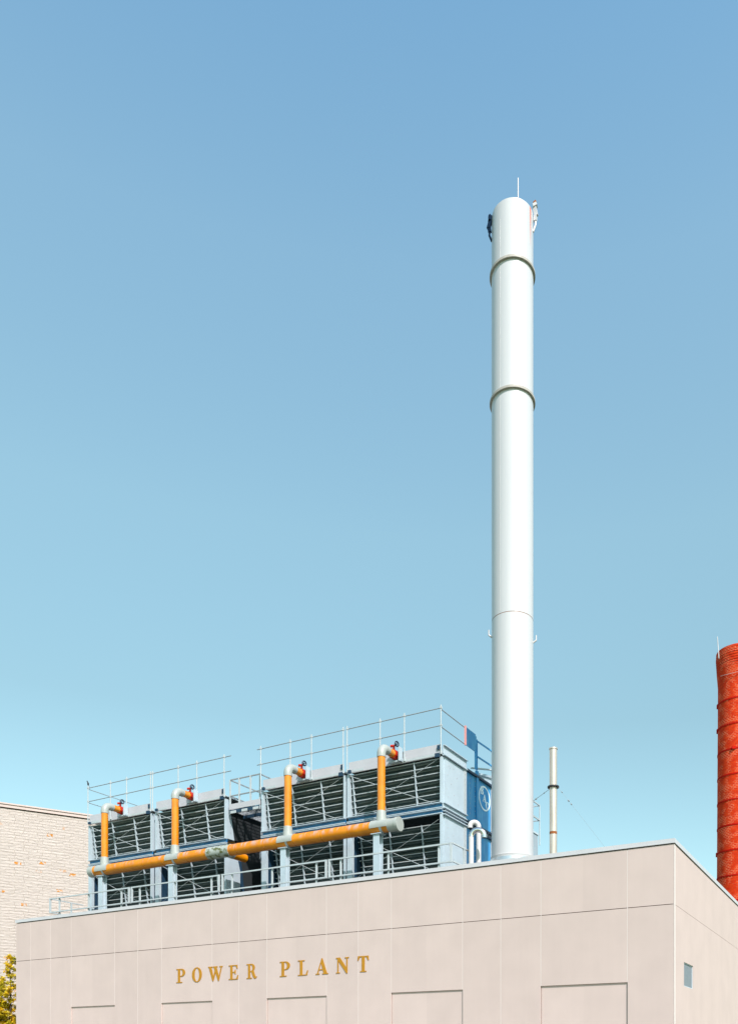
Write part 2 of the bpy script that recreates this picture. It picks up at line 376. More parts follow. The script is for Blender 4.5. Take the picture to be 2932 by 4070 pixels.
# ---- lettering
def ell(cx, cy, rx, ry, a0, a1, n):
    return [(cx + rx * math.cos(R(a0 + (a1 - a0) * i / n)), cy + ry * math.sin(R(a0 + (a1 - a0) * i / n))) for i in range(n + 1)]
GL = {
 'L': ([(0,0),(.58,0),(.64,.32),(.585,.32),(.50,.06),(.28,.06),(.28,.94),(.42,.94),(.42,1),(0,1),(0,.94),(.12,.94),(.12,.06),(0,.06)], [], .64),
 'T': ([(.17,0),(.56,0),(.56,.06),(.455,.06),(.455,.94),(.57,.94),(.67,.72),(.72,.72),(.70,1),(.03,1),(.01,.72),(.06,.72),(.16,.94),(.275,.94),(.275,.06),(.17,.06)], [], .73),
 'E': ([(0,0),(.64,0),(.68,.30),(.63,.30),(.53,.06),(.265,.06),(.265,.48),(.40,.48),(.45,.36),(.49,.36),(.49,.68),(.45,.68),(.40,.54),(.265,.54),(.265,.94),(.50,.94),(.58,.74),(.63,.74),(.61,1),(0,1),(0,.94),(.11,.94),(.11,.06),(0,.06)], [], .68),
 'P': ([(0,0),(.42,0),(.42,.06),(.265,.06),(.265,.44)] + ell(.36,.72,.27,.28,-90,90,14) + [(0,1),(0,.94),(.11,.94),(.11,.06),(0,.06)], [[(.265,.50)] + ell(.34,.72,.11,.22,-90,90,10) + [(.265,.94)]], .63),
 'R': ([(0,0),(.40,0),(.40,.06),(.265,.06),(.265,.46),(.36,.46),(.49,.12),(.58,-.01),(.70,-.01),(.78,.10),(.75,.14),(.70,.10),(.66,.16),(.54,.50)] + ell(.36,.74,.26,.26,-48,90,12) + [(0,1),(0,.94),(.11,.94),(.11,.06),(0,.06)], [[(.265,.52)] + ell(.34,.73,.11,.21,-90,90,10) + [(.265,.94)]], .78),
 'O': (ell(.35,.5,.35,.53,0,345,23), [ell(.35,.5,.165,.47,0,345,23)], .70),
 'A': ([(0,0),(.28,0),(.28,.06),(.185,.06),(.245,.28),(.50,.28),(.56,.06),(.46,.06),(.46,0),(.88,0),(.88,.06),(.80,.06),(.48,1.04),(.42,1.04),(.10,.06),(0,.06)], [[(.265,.34),(.485,.34),(.375,.74)]], .88),
 'N': ([(0,0),(.27,0),(.27,.06),(.17,.06),(.17,.78),(.72,-.03),(.79,-.03),(.79,.94),(.89,.94),(.89,1),(.61,1),(.61,.94),(.72,.94),(.72,.34),(.28,1),(0,1),(0,.94),(.10,.94),(.10,.06),(0,.06)], [], .89),
 'W': ([(0,1),(0,.94),(.06,.94),(.33,-.03),(.39,-.03),(.56,.55),(.74,-.03),(.80,-.03),(1.02,.94),(1.08,.94),(1.08,1),(.84,1),(.84,.94),(.94,.94),(.80,.30),(.63,.94),(.70,.94),(.70,1),(.36,1),(.36,.94),(.43,.94),(.49,.74),(.39,.30),(.25,.94),(.32,.94),(.32,1)], [], 1.08),
 'B': ([(0,0),(.42,0)] + ell(.42,.26,.26,.26,-90,75,10) + ell(.38,.76,.25,.24,-60,90,10) + [(0,1),(0,.92),(.10,.92),(.10,.08),(0,.08)],
       [[(.30,.08)] + ell(.36,.27,.12,.19,-90,90,8) + [(.30,.46)], [(.30,.56)] + ell(.34,.74,.11,.18,-90,90,8) + [(.30,.92)]], .68),
 'C': (ell(.38,.5,.38,.53,30,330,20) + [(.60,.30)] + ell(.38,.5,.18,.42,-35,-325,18) + [(.62,.62),(.72,.62)], [], .76),
}
GL['C'] = ([(.70,.66),(.70,1.0),(.64,1.0),(.60,.95)] + ell(.40,.5,.38,.53,62,300,18) + [(.70,.18),(.66,.22)] + ell(.42,.5,.18,.42,-50,-300,16) + [(.62,.66)], [], .74)
LETTERS = [('P', -22.20, -21.27), ('O', -21.10, -20.42), ('W', -20.20, -19.36), ('E', -19.08, -18.53), ('R', -18.03, -17.44),
           ('P', -16.24, -15.73), ('L', -15.33, -14.83), ('A', -14.49, -13.77), ('N', -13.37, -12.69), ('T', -12.27, -11.75)]
_px = [('P', 702, 737), ('O', 764, 803), ('W', 828, 886), ('E', 910, 948), ('R', 981, 1022), ('P', 1113, 1153), ('L', 1185, 1225), ('A', 1255, 1305), ('N', 1336, 1387), ('T', 1421, 1467)]
def front_x(px, y):                                  # where a photo column meets the vertical plane at depth y behind the front
    u = (px - PX0) / F
    return (u * (CY + y * VY) - CX - y * VX) / (UX - u * UY)
LETTERS = [(ch, front_x(a, 0), front_x(b_, 0)) for ch, a, b_ in _px]
LZ0, LH = 5.06, .62
for ch, a, b_ in LETTERS:
    o, hs, wd = GL[ch]; k = (b_ - a) / wd
    T = lambda p: (a + p[0] * k, LZ0 + p[1] * LH)
    MB().prism([T(p) for p in o], 'y', -.022, -.004, [[T(p) for p in h] for h in hs]).build('letter', M['gold'], plant)

# ------------------------------------------------------------------ cooling towers
TF = 3.0
CW = 4.80
ZB = ROOF
def lou_y(z):                                        # depth of the inclined louver faces behind the front frame
    return .04 + (14.25 - z) * .16 + (.22 if z < 11.9 else 0)
def make_cell(x0, label):
    t = thing('cooling_tower', label, 'cooling tower', (x0, TF, ZB), 'cooling towers in a row on the roof')
    x1 = x0 + CW; y = TF
    # casing: wet deck coloured near black as shade behind the louvers, galvanised shell behind it
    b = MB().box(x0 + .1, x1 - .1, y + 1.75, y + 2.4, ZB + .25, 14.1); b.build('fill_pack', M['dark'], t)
    b = MB()
    b.box(x0 + .03, x1 - .03, y + 2.42, y + 9.4, ZB + .25, 14.28)
    b.build('casing', M['galvside'], t)
    b = MB().box(x0 + .05, x1 - .05, y + .05, y + 9.4, 14.285, 14.33); b.build('deck', M['galv'], t)
    # fascia: a tall flat board over a lower strip
    f = MB()
    f.box(x0 + .10, x1 - .10, y - .02, y + .02, 14.36, 14.66)
    f.box(x0 + .10, x1 - .10, y - .045, y + .015, 14.17, 14.352)
    f.build('fascia', M['galvgrey'], t)
    b = MB(); b.box(x0 + .12, x0 + .9, y - .052, y - .045, 14.2, 14.3); b.box(x0 + 2.6, x1 - .2, y - .052, y - .045, 14.19, 14.29)
    b.each('splice_strip', M['rail'], t)
    # corner brackets of the fascia
    b = MB()
    for xa, s in ((x1 - .16, 1), (x0 + .16, -1)):
        if s > 0:
            b.box(xa - .05, xa + .05, y - .09, y - .047, 14.42, 14.60)
            b.box(xa - .13, xa + .06, y - .14, y - .047, 14.10, 14.26)
        else:
            b.box(xa - .04, xa + .10, y - .14, y - .047, 14.16, 14.28)
    b.each('corner_bracket', M['navybracketshade'], t)
    # columns
    for s, xa in ((0, x0), (1, x1)):
        c = MB()
        wd = .10
        xa0, xa1 = (x0 + .01, x0 + .01 + wd) if s == 0 else (x1 - .01 - wd, x1 - .01)
        c.box(xa0, xa1, y - .02, y + .16, 12.26, 14.14)
        wl = .26 if s == 0 else .10
        xb0, xb1 = (x0 + .01, x0 + .01 + wl) if s == 0 else (x1 - .01 - wl, x1 - .01)
        c.box(xb0, xb1, y - .02, y + .14, ZB + .25, 11.80)
        c.build('column', M['galv'], t)
    # side closure sheets between the columns and the inclined louvers
    for xa, e1, e2 in ((x0 + .02, .30, .42), (x1 - .04, .14, .20)):
        b = MB()
        b.prism([(y + .16, 12.26), (y + .16, 14.12), (y + lou_y(14.1) + e1, 14.12), (y + lou_y(12.3) + e2, 12.26)], 'x', xa, xa + .02)
        b.each('side_closure', M['galv'], t)
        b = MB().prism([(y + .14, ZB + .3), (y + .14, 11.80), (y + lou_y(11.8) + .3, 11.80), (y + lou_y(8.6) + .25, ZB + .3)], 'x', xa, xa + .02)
        b.each('side_closure', M['navybracketshade'], t)  # navy paints shade onto the lower closure sheets
    # middle beams
    b = MB()
    for zt, zb_ in ((12.255, 12.03), (12.00, 11.80)):
        b.box(x0 + .02, x1 - .02, y + .06, y + .09, zb_ + .03, zt - .03)
    b.each('mid_beam', M['beamshade'], t)
    b = MB()
    for zt, zb_, d in ((12.255, 12.03, .10), (12.00, 11.80, .07)):
        b.box(x0 + .015, x1 - .015, y - d, y + .10, zt - .03, zt)
        b.box(x0 + .015, x1 - .015, y - d * .6, y + .10, zb_, zb_ + .035)
    b.each('beam_flange', M['galv'], t)
    # louver banks
    for bank, (zt, n, pitch) in enumerate(((14.10, 7, .272), (11.62, 9, .272))):
        l = MB(); lips = MB()
        for i in range(n):
            z = zt - i * pitch; yl = y + lou_y(z)
            lips.box(x0 + .06, x1 - .06, yl - .012, yl + .012, z - .018, z + .012)
            prof = [(yl, z), (yl + .10, z - .055), (yl + .125, z - .10), (yl + .20, z - .135), (yl + .225, z - .18), (yl + .30, z - .215), (yl + .33, z - .27)]
            for q, (p0, p1) in enumerate(zip(prof[:-1], prof[1:])):
                l.cur = 1 if q >= 4 else 0
                vs = [(x0 + .06, *p0), (x1 - .06, *p0), (x1 - .06, *p1), (x0 + .06, *p1)]
                l.add(vs, [(0, 1, 2, 3)])
        lv = l.build('louver_bank', [M['louver'], M['louverstain']], t, recalc=False)
        lips.build('blade_lip', M['rail'], lv)
        # saw-toothed brackets carrying the blades
        zb_ = zt - (n - 1) * pitch - .25
        for k, fx in enumerate((.02, .36, .70)):
            xa = x0 + .02 + fx * CW + (.10 if k == 0 else 0)
            poly = [(y + lou_y(zt) - .035, zt + .03)]
            poly.append((y + lou_y(zb_) - .05, zb_))
            poly.append((y + lou_y(zb_) + .10, zb_))
            for i in range(n - 1, -1, -1):
                z = zt - i * pitch
                poly.append((y + lou_y(z) + .11, z - .20)); poly.append((y + lou_y(z) - .005, z - .02))
            MB().prism(poly, 'x', xa, xa + .035).build('louver_bracket', M['galv'], t)
    # diagonal rods
    b = MB()
    for z0, z1 in ((12.30, 14.06), (9.5, 11.55)):
        b.tube([(x0 + .15, y - .03, z1), (x1 - .5, y - .03, z0)], .011, 6); b.tube([(x1 - .15, y - .05, z1), (x0 + .45, y - .05, z0)], .008, 6)
    b.each('brace_rod', M['rail'], t)
    # anchor feet at the base of the columns
    b = MB()
    for xa in (x0 + .05, x1 - .05):
        b.box(xa - .04, xa + .04, y - .35, y - .02, ZB + .25, ZB + 1.0)
    b.each('base_frame', M['navybracketshade'], t)
    # fan stack
    cx, cy = x0 + CW / 2, y + 6.0
    b = MB().lathe([(2.02, 14.33), (2.02, 14.95), (2.10, 14.97), (2.10, 15.06), (1.95, 15.06), (1.93, 14.34)], cx, cy, 48, True, False)
    b.build('fan_stack', M['galvside'], t)
    return t
cells = {}
cell_x = [-31.95, -26.93, -19.93, -15.05]
for x, lb in zip(cell_x, ['leftmost grey louvered cooling tower, in front of the pale stone building',
                          'louvered cooling tower just left of the gap with the railed catwalk',
                          'louvered cooling tower just right of the gap with the railed catwalk',
                          'louvered cooling tower at the right end, beside the white chimney']):
    cells[x] = make_cell(x, lb)

# end casing of the right hand tower: pale upper and lower panels, a middle bay painted in the chimney's shade and a far panel
c4 = cells[-15.05]; X = -10.25
def sidepanel(y0, y1, z0, z1, d0, d1): return MB().box(X + d0, X + d1, y0, y1, z0, z1)
b = sidepanel(TF + .145, 4.80, 12.30, 14.16, -.02, .02); b.build('end_panel', M['galv'], c4)
b = sidepanel(TF + .145, 4.80, ZB + .2, 11.78, -.02, .02); b.build('end_panel', M['galv'], c4)
b = MB(); b.box(X - .02, X + .05, 4.803, 5.03, 12.30, 14.30); b.box(X - .02, X + .05, 4.803, 5.03, ZB + .2, 11.78)
b.build('corner_post', M['rail'], c4)
b = MB()
for (z, h) in ((14.62, .03), (14.24, .05), (12.255, .04), (12.05, .03), (11.92, .03), (11.79, .04)):
    b.box(X - .02, X + .11, TF + .02, 5.06, z - h, z)
b.box(X - .01, X + .03, TF + .02, 5.06, 14.27, 14.58); b.box(X - .02, X + .03, TF + .02, 5.03, 12.06, 12.20)
b.each('end_trim', M['galv'], c4)
b = MB()
b.box(X - .04, X - .015, 5.05, 7.50, ZB + .2, 11.75); b.box(X - .04, X - .015, 5.05, 7.50, 12.05, 14.20)
b.build('middle_bay_panel', M['blueshade'], c4)  # blue paints the chimney's shadow onto the galvanised bay
b = MB().box(X - .03, X + .06, 5.98, 6.16, ZB + .2, 14.5); b.build('seam_post', M['blueshade'], c4)
b = MB()
for z in (14.24, 12.02, 11.80): b.box(X - .03, X + .09, 5.065, 9.4, z - .04, z + .05)
b.each('bay_beam', M['navy'], c4)  # navy carries the same painted chimney shade
b = MB().box(X - .03, X + .04, 7.51, 7.72, ZB + .2, 14.18); b.build('corner_post', M['rail'], c4)
b = MB()
for zz in [14.0 - .22 * k for k in range(24)]:
    for yy, dx in ((5.93, .0), (5.45, .0), (4.915, .052)):
        if 11.72 < zz < 12.32: continue
        c = (X + (dx if dx else -.015), yy, zz)
        b.box(c[0], c[0] + .012, yy - .018, yy + .018, zz - .018, zz + .018)
for zz, yy in [(13.9, 3.5), (13.86, 3.6), (13.9, 3.9), (13.5, 3.4), (13.2, 3.7), (12.9, 3.3), (12.8, 3.95), (12.6, 3.45), (11.3, 3.4), (11.1, 3.9), (10.9, 3.45), (10.6, 3.5), (10.1, 3.9), (9.9, 3.4), (13.6, 4.2), (12.5, 4.3)]:
    b.box(X + .02, X + .032, yy - .018, yy + .018, zz - .018, zz + .018)
b.build('rivet', M['galvgrey'], c4)
# roundel with the maker's letters
cy_, cz_ = 6.86, 13.50
rg = MB().prism(ell(cy_, cz_, .57, .56, 0, 354, 59), 'x', X - .012, X + .004, [ell(cy_, cz_, .50, .49, 0, 354, 59)])
roundel = MB().prism(ell(cy_, cz_, .498, .488, 0, 354, 59), 'x', X - .012, X - .004).build('roundel', M['markblue'], c4)
rg.build('ring', M['mark'], roundel)
for ch, yy, zz in (('B', 6.46, 13.63), ('A', 6.66, 13.34), ('C', 6.95, 13.08)):
    o, hs, wd = GL[ch]; h = .33
    T = lambda p: (yy + p[0] * .42, zz + p[1] * h)
    MB().prism([T(p) for p in o], 'x', X - .003, X + .008, [[T(p) for p in q] for q in hs]).build('letter', M['mark'], roundel)

# right face of tower two, seen in the gap
c2 = cells[-26.93]; X2 = -26.93 + CW
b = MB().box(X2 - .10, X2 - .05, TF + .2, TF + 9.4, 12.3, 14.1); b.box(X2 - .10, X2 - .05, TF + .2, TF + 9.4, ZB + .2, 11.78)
b.each('end_panel', M['dark'], c2)  # near black paints the neighbouring tower's shade onto this side
MB().prism([(TF + .145, ZB + .3), (TF + .145, 11.78), (TF + .55, 11.78), (TF + .70, 11.6), (TF + .92, 10.85), (TF + .92, ZB + .3)], 'x', X2 - .012, X2 + .004).build('end_panel', M['galv'], c2)
b = MB()
for zz in [13.9 - .33 * k for k in range(16)]:
    if 11.7 < zz < 12.35: continue
    for yy in ((3.27,) if zz > 12 else (3.3, 3.7)): b.box(X2, X2 + .012, yy - .018, yy + .018, zz - .018, zz + .018)
b.build('rivet', M['galvgrey'], c2)

# ------------------------------------------------------------------ guard rails along the tower tops
def guard(name_label, xs, x_start, x_end, side=None):
    t = thing('tower_guardrail', name_label, 'guardrail', (x_start, TF, 14.2), 'pipe guardrails on top of the towers')
    y = TF - .075
    for x in xs:
        p = MB().tube([(x, y, 14.22), (x, y, 16.24)], .026, 8); po = p.build('post', M['rail'], t)
        c = MB()
        for z in (16.13, 15.41): c.box(x - .035, x + .035, y - .04, y + .06, z - .04, z + .04)
        c.box(x - .05, x + .05, y - .0, y + .03, 14.22, 14.36)
        c.each('clamp', M['rail'], po)
    r = MB()
    for z in (16.13, 15.41): r.tube([(x_start, y + .045, z), (x_end, y + .045, z)], .021, 8)
    r.each('rail', M['raildark'], t)
    if side:
        xs_, y1, posts = side
        r = MB()
        for z in (16.06, 15.34): r.tube([(xs_, TF, z), (xs_, y1, z)], .021, 8)
        r.each('rail', M['raildark'], t)
        for yy in posts:
            MB().tube([(xs_, yy, 14.3), (xs_, yy, 16.2)], .026, 8).build('post', M['rail'], t)
    return t
guard('pipe guardrail over the leftmost cooling tower, with a bird on its corner post', [-31.90, -30.15, -28.93, -27.18], -31.92, -27.12, (-31.90, 12.0, (7.6, 12.0)))
guard('pipe guardrail over the tower left of the catwalk, its open ends poking out', [-27.03, -25.24, -23.98, -22.20], -27.06, -21.80)
guard('pipe guardrail over the tower right of the catwalk gap', [-19.92, -18.17, -16.96, -15.21], -20.18, -15.16)
g4 = guard('pipe guardrail over the right end tower, turning the corner to the shade-blue board', [-15.00, -13.27, -12.05, -10.28], -15.03, -10.25, (-10.28, 4.98, ()))
MB().tube([(-10.28, 12.4, 15.0), (-10.28, 13.3, 15.0)], .03, 8).tube([(-10.28, 12.4, 14.25), (-10.28, 13.3, 14.25)], .03, 8).each('rail', M['raildark'], g4)

# ladder gate board in painted shade blue and side platform rail beside the chimney
sg = thing('ladder_gate_board', 'board in painted shade blue with a lit pink edge on the side rail beside the chimney', 'board', (X, 5.4, 14.4))
MB().box(X - .0, X + .03, 5.02, 5.92, 15.30, 16.08).build('board', M['blueshade'], sg)
MB().box(X - .02, X + .05, 4.94, 5.017, 15.28, 16.12).build('lit_edge_strip', M['pink'], sg)  # pink strip paints the sunlit edge of the board
b = MB(); b.box(X - .03, X + .04, 5.923, 5.98, 14.55, 16.0); b.box(X - .03, X + .04, 6.05, 6.10, 14.55, 15.9)
b.each('post', M['blueshade'], sg)
sp = thing('side_platform_railing', 'shade-blue railing stub between the shade-blue board and the white chimney', 'railing', (X, 6.8, 14.4))
for yy in (7.42,):
    MB().bar((X + .1, yy, 14.5), (X + .1, yy, 15.86), .05, .05).build('post', M['rail'], sp)
b = MB(); b.bar((X + .04, 6.11, 15.82), (X + .1, 7.5, 15.82), .05, .06); b.bar((X + .04, 6.11, 15.14), (X + .1, 7.5, 15.14), .05, .06)
b.bar((X + .1, 7.5, 15.82), (X + .1, 9.4, 15.82), .05, .06); b.bar((X + .1, 7.5, 15.14), (X + .1, 9.4, 15.14), .05, .06)
b.each('rail', M['blueshade'], sp)
MB().bar((X - .4, 6.3, 14.78), (X + .25, 7.6, 14.98), .10, .05).build('toe_bar', M['rail'], sp)

fp = thing('far_ladder_platform', 'railed ladder platform showing just right of the chimney', 'railing', (X, 13.2, ROOF))
b = MB()
for z in (14.98, 14.20): b.bar((X, 11.2, z), (X, 13.29, z), .05, .05); b.bar((X, 13.29, z), (X - 1.2, 13.29, z), .05, .05)
b.each('rail', M['rail'], fp)
MB().tube([(X, 13.29, 12.9), (X, 13.29, 15.02)], .03, 8).build('post', M['rail'], fp)
MB().box(X - .6, X - .02, 10.2, 13.10, ZB + .2, 13.42).build('end_casing', M['galvside'], fp)
b = MB().box(X - .02, X + .02, 10.2, 13.12, 13.36, 13.46); b.build('trim', M['galv'], fp)

# ------------------------------------------------------------------ catwalk in the gap
pf = thing('catwalk', 'small railed catwalk bridging the gap between the tower pairs', 'catwalk', (-21.0, 4, ROOF))
xa, xb, ya, yb = -22.0, -20.14, 3.12, 5.6
for x, y0 in ((xa, ya), (-21.42, ya), (-20.72, ya), (xb, ya), (xa + .02, yb), (xb, yb)):
    MB().bar((x, y0, 13.40 if y0 == ya else 13.9), (x, y0, 15.05), .06, .07, (1, 0, 0)).build('post', M['rail'], pf)
b = MB()
for z in (15.04, 14.27):
    b.bar((xa, ya - .0, z), (xb, ya - .0, z), .045, .05); b.bar((xa, ya, z), (xa, yb, z), .045, .05); b.bar((xb, ya, z), (xb, yb, z), .045, .05)
b.each('rail', M['raildark'], pf)
b = MB(); b.box(xa - .02, xb + .02, ya - .06, ya - .04, 13.60, 13.86); b.box(xa - .04, xa - .02, ya - .04, yb, 13.60, 13.86); b.box(xb + .02, xb + .04, ya - .04, yb, 13.60, 13.86)
b.each('toe_plate', M['galvgrey'], pf)
b = MB(); b.bar((xa, ya - .02, 13.5), (xb, ya - .02, 13.5), .05, .16); b.bar((xa, ya + .9, 13.5), (xb, ya + .9, 13.5), .05, .16); b.bar((xa, yb, 13.5), (xb, yb, 13.5), .05, .16)
b.each('floor_joist', M['navybracketshade'], pf)
b = MB()
for k in range(14): b.bar((xa + .06 + k * .135, ya, 13.585), (xa + .06 + k * .135, yb, 13.585), .012, .03)
for k in range(8): b.bar((xa, ya + .1 + k * .33, 13.575), (xb, ya + .1 + k * .33, 13.575), .012, .02)
b.build('grating', M['raildark'], pf)
b = MB()
for x in (-21.9, -21.2, -20.5):
    b.box(x, x + .34, ya - .09, ya - .062, 13.40, 13.52)
b.each('splice_plate', M['rail'], pf)
# stair and caged ladder under it
ld = thing('caged_ladder', 'dark caged ladder in the shaded gap below the catwalk', 'ladder', (-20.9, 5.3, ROOF))
for x in (-21.05, -20.65): MB().bar((x, 5.0, ROOF), (x, 5.0, 14.0), .04, .05).build('stile', M['raildark'], ld)
b = MB()
for k in range(18): b.bar((-21.05, 5.0, ROOF + .3 + .3 * k), (-20.65, 5.0, ROOF + .3 + .3 * k), .03, .03)
b.build('rungs', M['rail'], ld)
b = MB()
for k in range(6): b.tube(arc((-20.85, 4.98, 10.4 + .6 * k), .36, 180, 360, 12, 'xy'), .014, 5)
for a in (200, 235, 270, 305, 340): b.tube([(-20.85 + .36 * math.cos(R(a)), 4.98 + .36 * math.sin(R(a)), 10.4), (-20.85 + .36 * math.cos(R(a)), 4.98 + .36 * math.sin(R(a)), 13.4)], .01, 5)
b.build('cage', M['raildark'], ld)
dk = thing('gap_plenum_wall', 'shade-dark recessed wall with mesh doors deep in the gap between tower pairs', 'wall', (-21, 6.2, ROOF))
b = MB().box(-22.1, -19.95, 6.2, 6.3, ROOF, 13.9); b.build('wall', M['navy'], dk)  # navy wall colour carries the deep shade of the gap
for x in (-21.85, -21.15):
    fr_ = MB().box(x, x + .5, 6.13, 6.17, 11.2, 12.9).build('mesh_door', M['louver'], dk)
    b = MB()
    for k in range(7): b.bar((x + .02, 6.12, 11.25 + k * .26), (x + .48, 6.12, 11.25 + k * .26), .01, .02)
    b.build('bars', M['rail'], fr_)
b = MB()
for x in (-21.6, -20.9): b.bar((x, 6.1, ROOF), (x, 6.1, 11.1), .05, .05)
b.each('stud', M['blueshade'], dk)

# ------------------------------------------------------------------ orange header pipe with risers
HY = 1.8
pp = thing('pipe_header', 'long orange pipe with four risers crossing in front of the cooling towers', 'pipe', (-21, HY, ROOF))
HR = .26
xl, xr = -30.15, -11.55
b = MB().tube([(xl + .35, HY, HDR_Z), (-21.95, HY, HDR_Z)], HR, 28); b.tube([(-20.7, HY, HDR_Z), (xr - .45, HY, HDR_Z)], HR, 28)
b.build('main_pipe', M['orangewrap'], pp)
# jointing rings of the lagging
b = MB()
for x in (-29.0, -27.6, -26.2, -24.9, -23.3, -20.2, -18.6, -16.9, -15.4, -14.0): b.tube([(x, HY, HDR_Z), (x + .05, HY, HDR_Z)], HR + .006, 28)
b.each('lagging_band', M['orange'], pp)
b = MB().tube([(-22.0, HY, HDR_Z), (-20.65, HY, HDR_Z)], HR + .025, 28); b.build('middle_sleeve', M['mossy'], pp)
st = MB().tube([(-21.1, HY, HDR_Z), (-21.1, HY + .55, HDR_Z - .02)], .21, 20); st.build('branch_sleeve', M['greypvc'], pp)
st = MB().tube([(-21.1, HY + .55, HDR_Z - .02), (-21.1, HY + 1.35, HDR_Z - .03)], .20, 20).build('branch_stub', M['orange'], pp)
MB().tube([(xl, HY, HDR_Z), (xl + .36, HY, HDR_Z)], HR + .03, 28).build('end_cap', M['greypvc'], pp)
b = MB().tube([(xr - .5, HY, HDR_Z), (xr - .12, HY, HDR_Z)], HR + .012, 28); b.tube([(xr - .14, HY, HDR_Z), (xr, HY, HDR_Z)], HR + .035, 28)
b.build('end_cap', M['greypvc'], pp)
RX = [-29.16, -24.22, -17.35, -12.45]
EZ = 14.50; RR = .165
for i, x in enumerate(RX):
    er = .30
    MB().tube([(x, HY, HDR_Z + .62), (x, HY, EZ - er - .08)], RR, 22).build('riser', M['orange'], pp)
    # tee: a saddle half wrapping the header and a short collar
    b = MB(); seg = 16
    for (r0, r1) in (((HR + .03), (HR + .03)),):
        vs = []; fs = []
        for k in range(seg + 1):
            a = R(-18 + 216 * k / seg)
            for xx in (x - .42, x + .42): vs.append((xx, HY - math.cos(a) * r0, HDR_Z + math.sin(a) * r0))
        for k in range(seg): fs.append((2 * k, 2 * k + 1, 2 * k + 3, 2 * k + 2))
        b.add(vs, fs, True)
        vi = [(p[0], HY + (p[1] - HY) * .93, HDR_Z + (p[2] - HDR_Z) * .93) for p in vs]
        b.add(vs[0::2] + vi[0::2], [(k, k + 1, seg + 2 + k, seg + 1 + k) for k in range(seg)])
        b.add(vs[1::2] + vi[1::2], [(k, k + 1, seg + 2 + k, seg + 1 + k) for k in range(seg)])
        b.add([vs[0], vs[1], vi[1], vi[0]], [(0, 1, 2, 3)]); b.add([vs[-1], vs[-2], vi[-2], vi[-1]], [(0, 1, 2, 3)])
    b.tube([(x, HY, HDR_Z + .1), (x, HY, HDR_Z + .40), (x, HY, HDR_Z + .64)], RR + .06, 22, r2=RR + .022)
    b.build('tee', M['greypvc'], pp, recalc=False)
    pts = [(x, HY, EZ - er - .12)] + arc((x, HY + er, EZ - er), er, 180, 90, 10, 'yz') + [(x, HY + er + .16, EZ)]
    MB().tube(pts, RR + .018, 22).build('elbow', M['greypvc'], pp)
    # orange spool, red butterfly valve, hand wheel
    y0 = HY + er + .16
    MB().tube([(x, y0, EZ), (x, y0 + .36, EZ)], RR, 20).build('spool', M['orange'], pp)
    vb = MB().tube([(x, y0 + .36, EZ), (x, y0 + .42, EZ)], RR + .035, 20).tube([(x, y0 + .42, EZ), (x, y0 + .52, EZ)], RR + .02, 20).tube([(x, y0 + .52, EZ), (x, y0 + .58, EZ)], RR + .035, 20)
    for k in range(8):
        a = R(45 * k + 20); vb.tube([(x + math.cos(a) * (RR + .02), y0 + .33, EZ + math.sin(a) * (RR + .02)), (x + math.cos(a) * (RR + .02), y0 + .61, EZ + math.sin(a) * (RR + .02))], .014, 6)
    vb.tube([(x, y0 + .47, EZ + RR), (x, y0 + .47, EZ + RR + .16)], .05, 12)
    vb.tube([(x - .13, y0 + .42, EZ + RR + .19), (x + .05, y0 + .47, EZ + RR + .19)], .055, 12)
    vb = vb.build('valve', M['red'], pp)
    hw = MB(); hc = Vector((x + .17, y0 + .44, EZ + RR + .24))
    ring = [hc + Vector((.03 * math.cos(R(q)), .09 * math.cos(R(q)), .10 * math.sin(R(q)))) for q in range(0, 361, 20)]
    hw.tube(ring, .030, 8, False)
    hw.tube([(x + .04, y0 + .47, EZ + RR + .19), tuple(hc)], .018, 8)
    for q in (0, 90, 180, 270): hw.tube([tuple(hc), tuple(hc + Vector((.03 * math.cos(R(q)), .09 * math.cos(R(q)), .10 * math.sin(R(q)))))], .012, 6)
    hw.build('handwheel', M['navy'], vb)
    b = MB().tube([(x, y0 + .58, EZ), (x, TF + .1, EZ)], RR - .01, 20); b.build('nozzle', M['whitepipe'], pp)
    b = MB().box(x + .24, x + .30, TF - .30, TF - .05, 14.2, 14.78); b.box(x - .3, x + .3, TF - .22, TF - .05, 14.2, 14.26); b.each('inlet_bracket', M['galv'], pp)
    # support post with flange plates
    xs_ = x - .16
    c = MB(); c.box(xs_ - .15, xs_ + .15, HY - .14, HY - .12, ROOF, HDR_Z - HR - .06); c.box(xs_ - .01, xs_ + .01, HY - .12, HY + .12, ROOF, HDR_Z - HR - .06); c.box(xs_ - .15, xs_ + .15, HY + .12, HY + .14, ROOF, HDR_Z - HR - .06)
    c.box(xs_ - .24, xs_ + .24, HY - .2, HY + .2, HDR_Z - HR - .055, HDR_Z - HR - .025)
    c.build('support_post', M['galv'], pp)
    # strap under the header
    c = MB(); vs = []; fs = []
    for k in range(13):
        a = R(195 + 150 * k / 12)
        for xx in (x + .02, x + .14): vs.append((xx, HY + math.cos(a) * (HR + .012), HDR_Z + math.sin(a) * (HR + .012)))
    for k in range(12): fs.append((2 * k, 2 * k + 1, 2 * k + 3, 2 * k + 2))
    c.add(vs, fs, True); c.build('strap', M['rail'], pp, recalc=False)

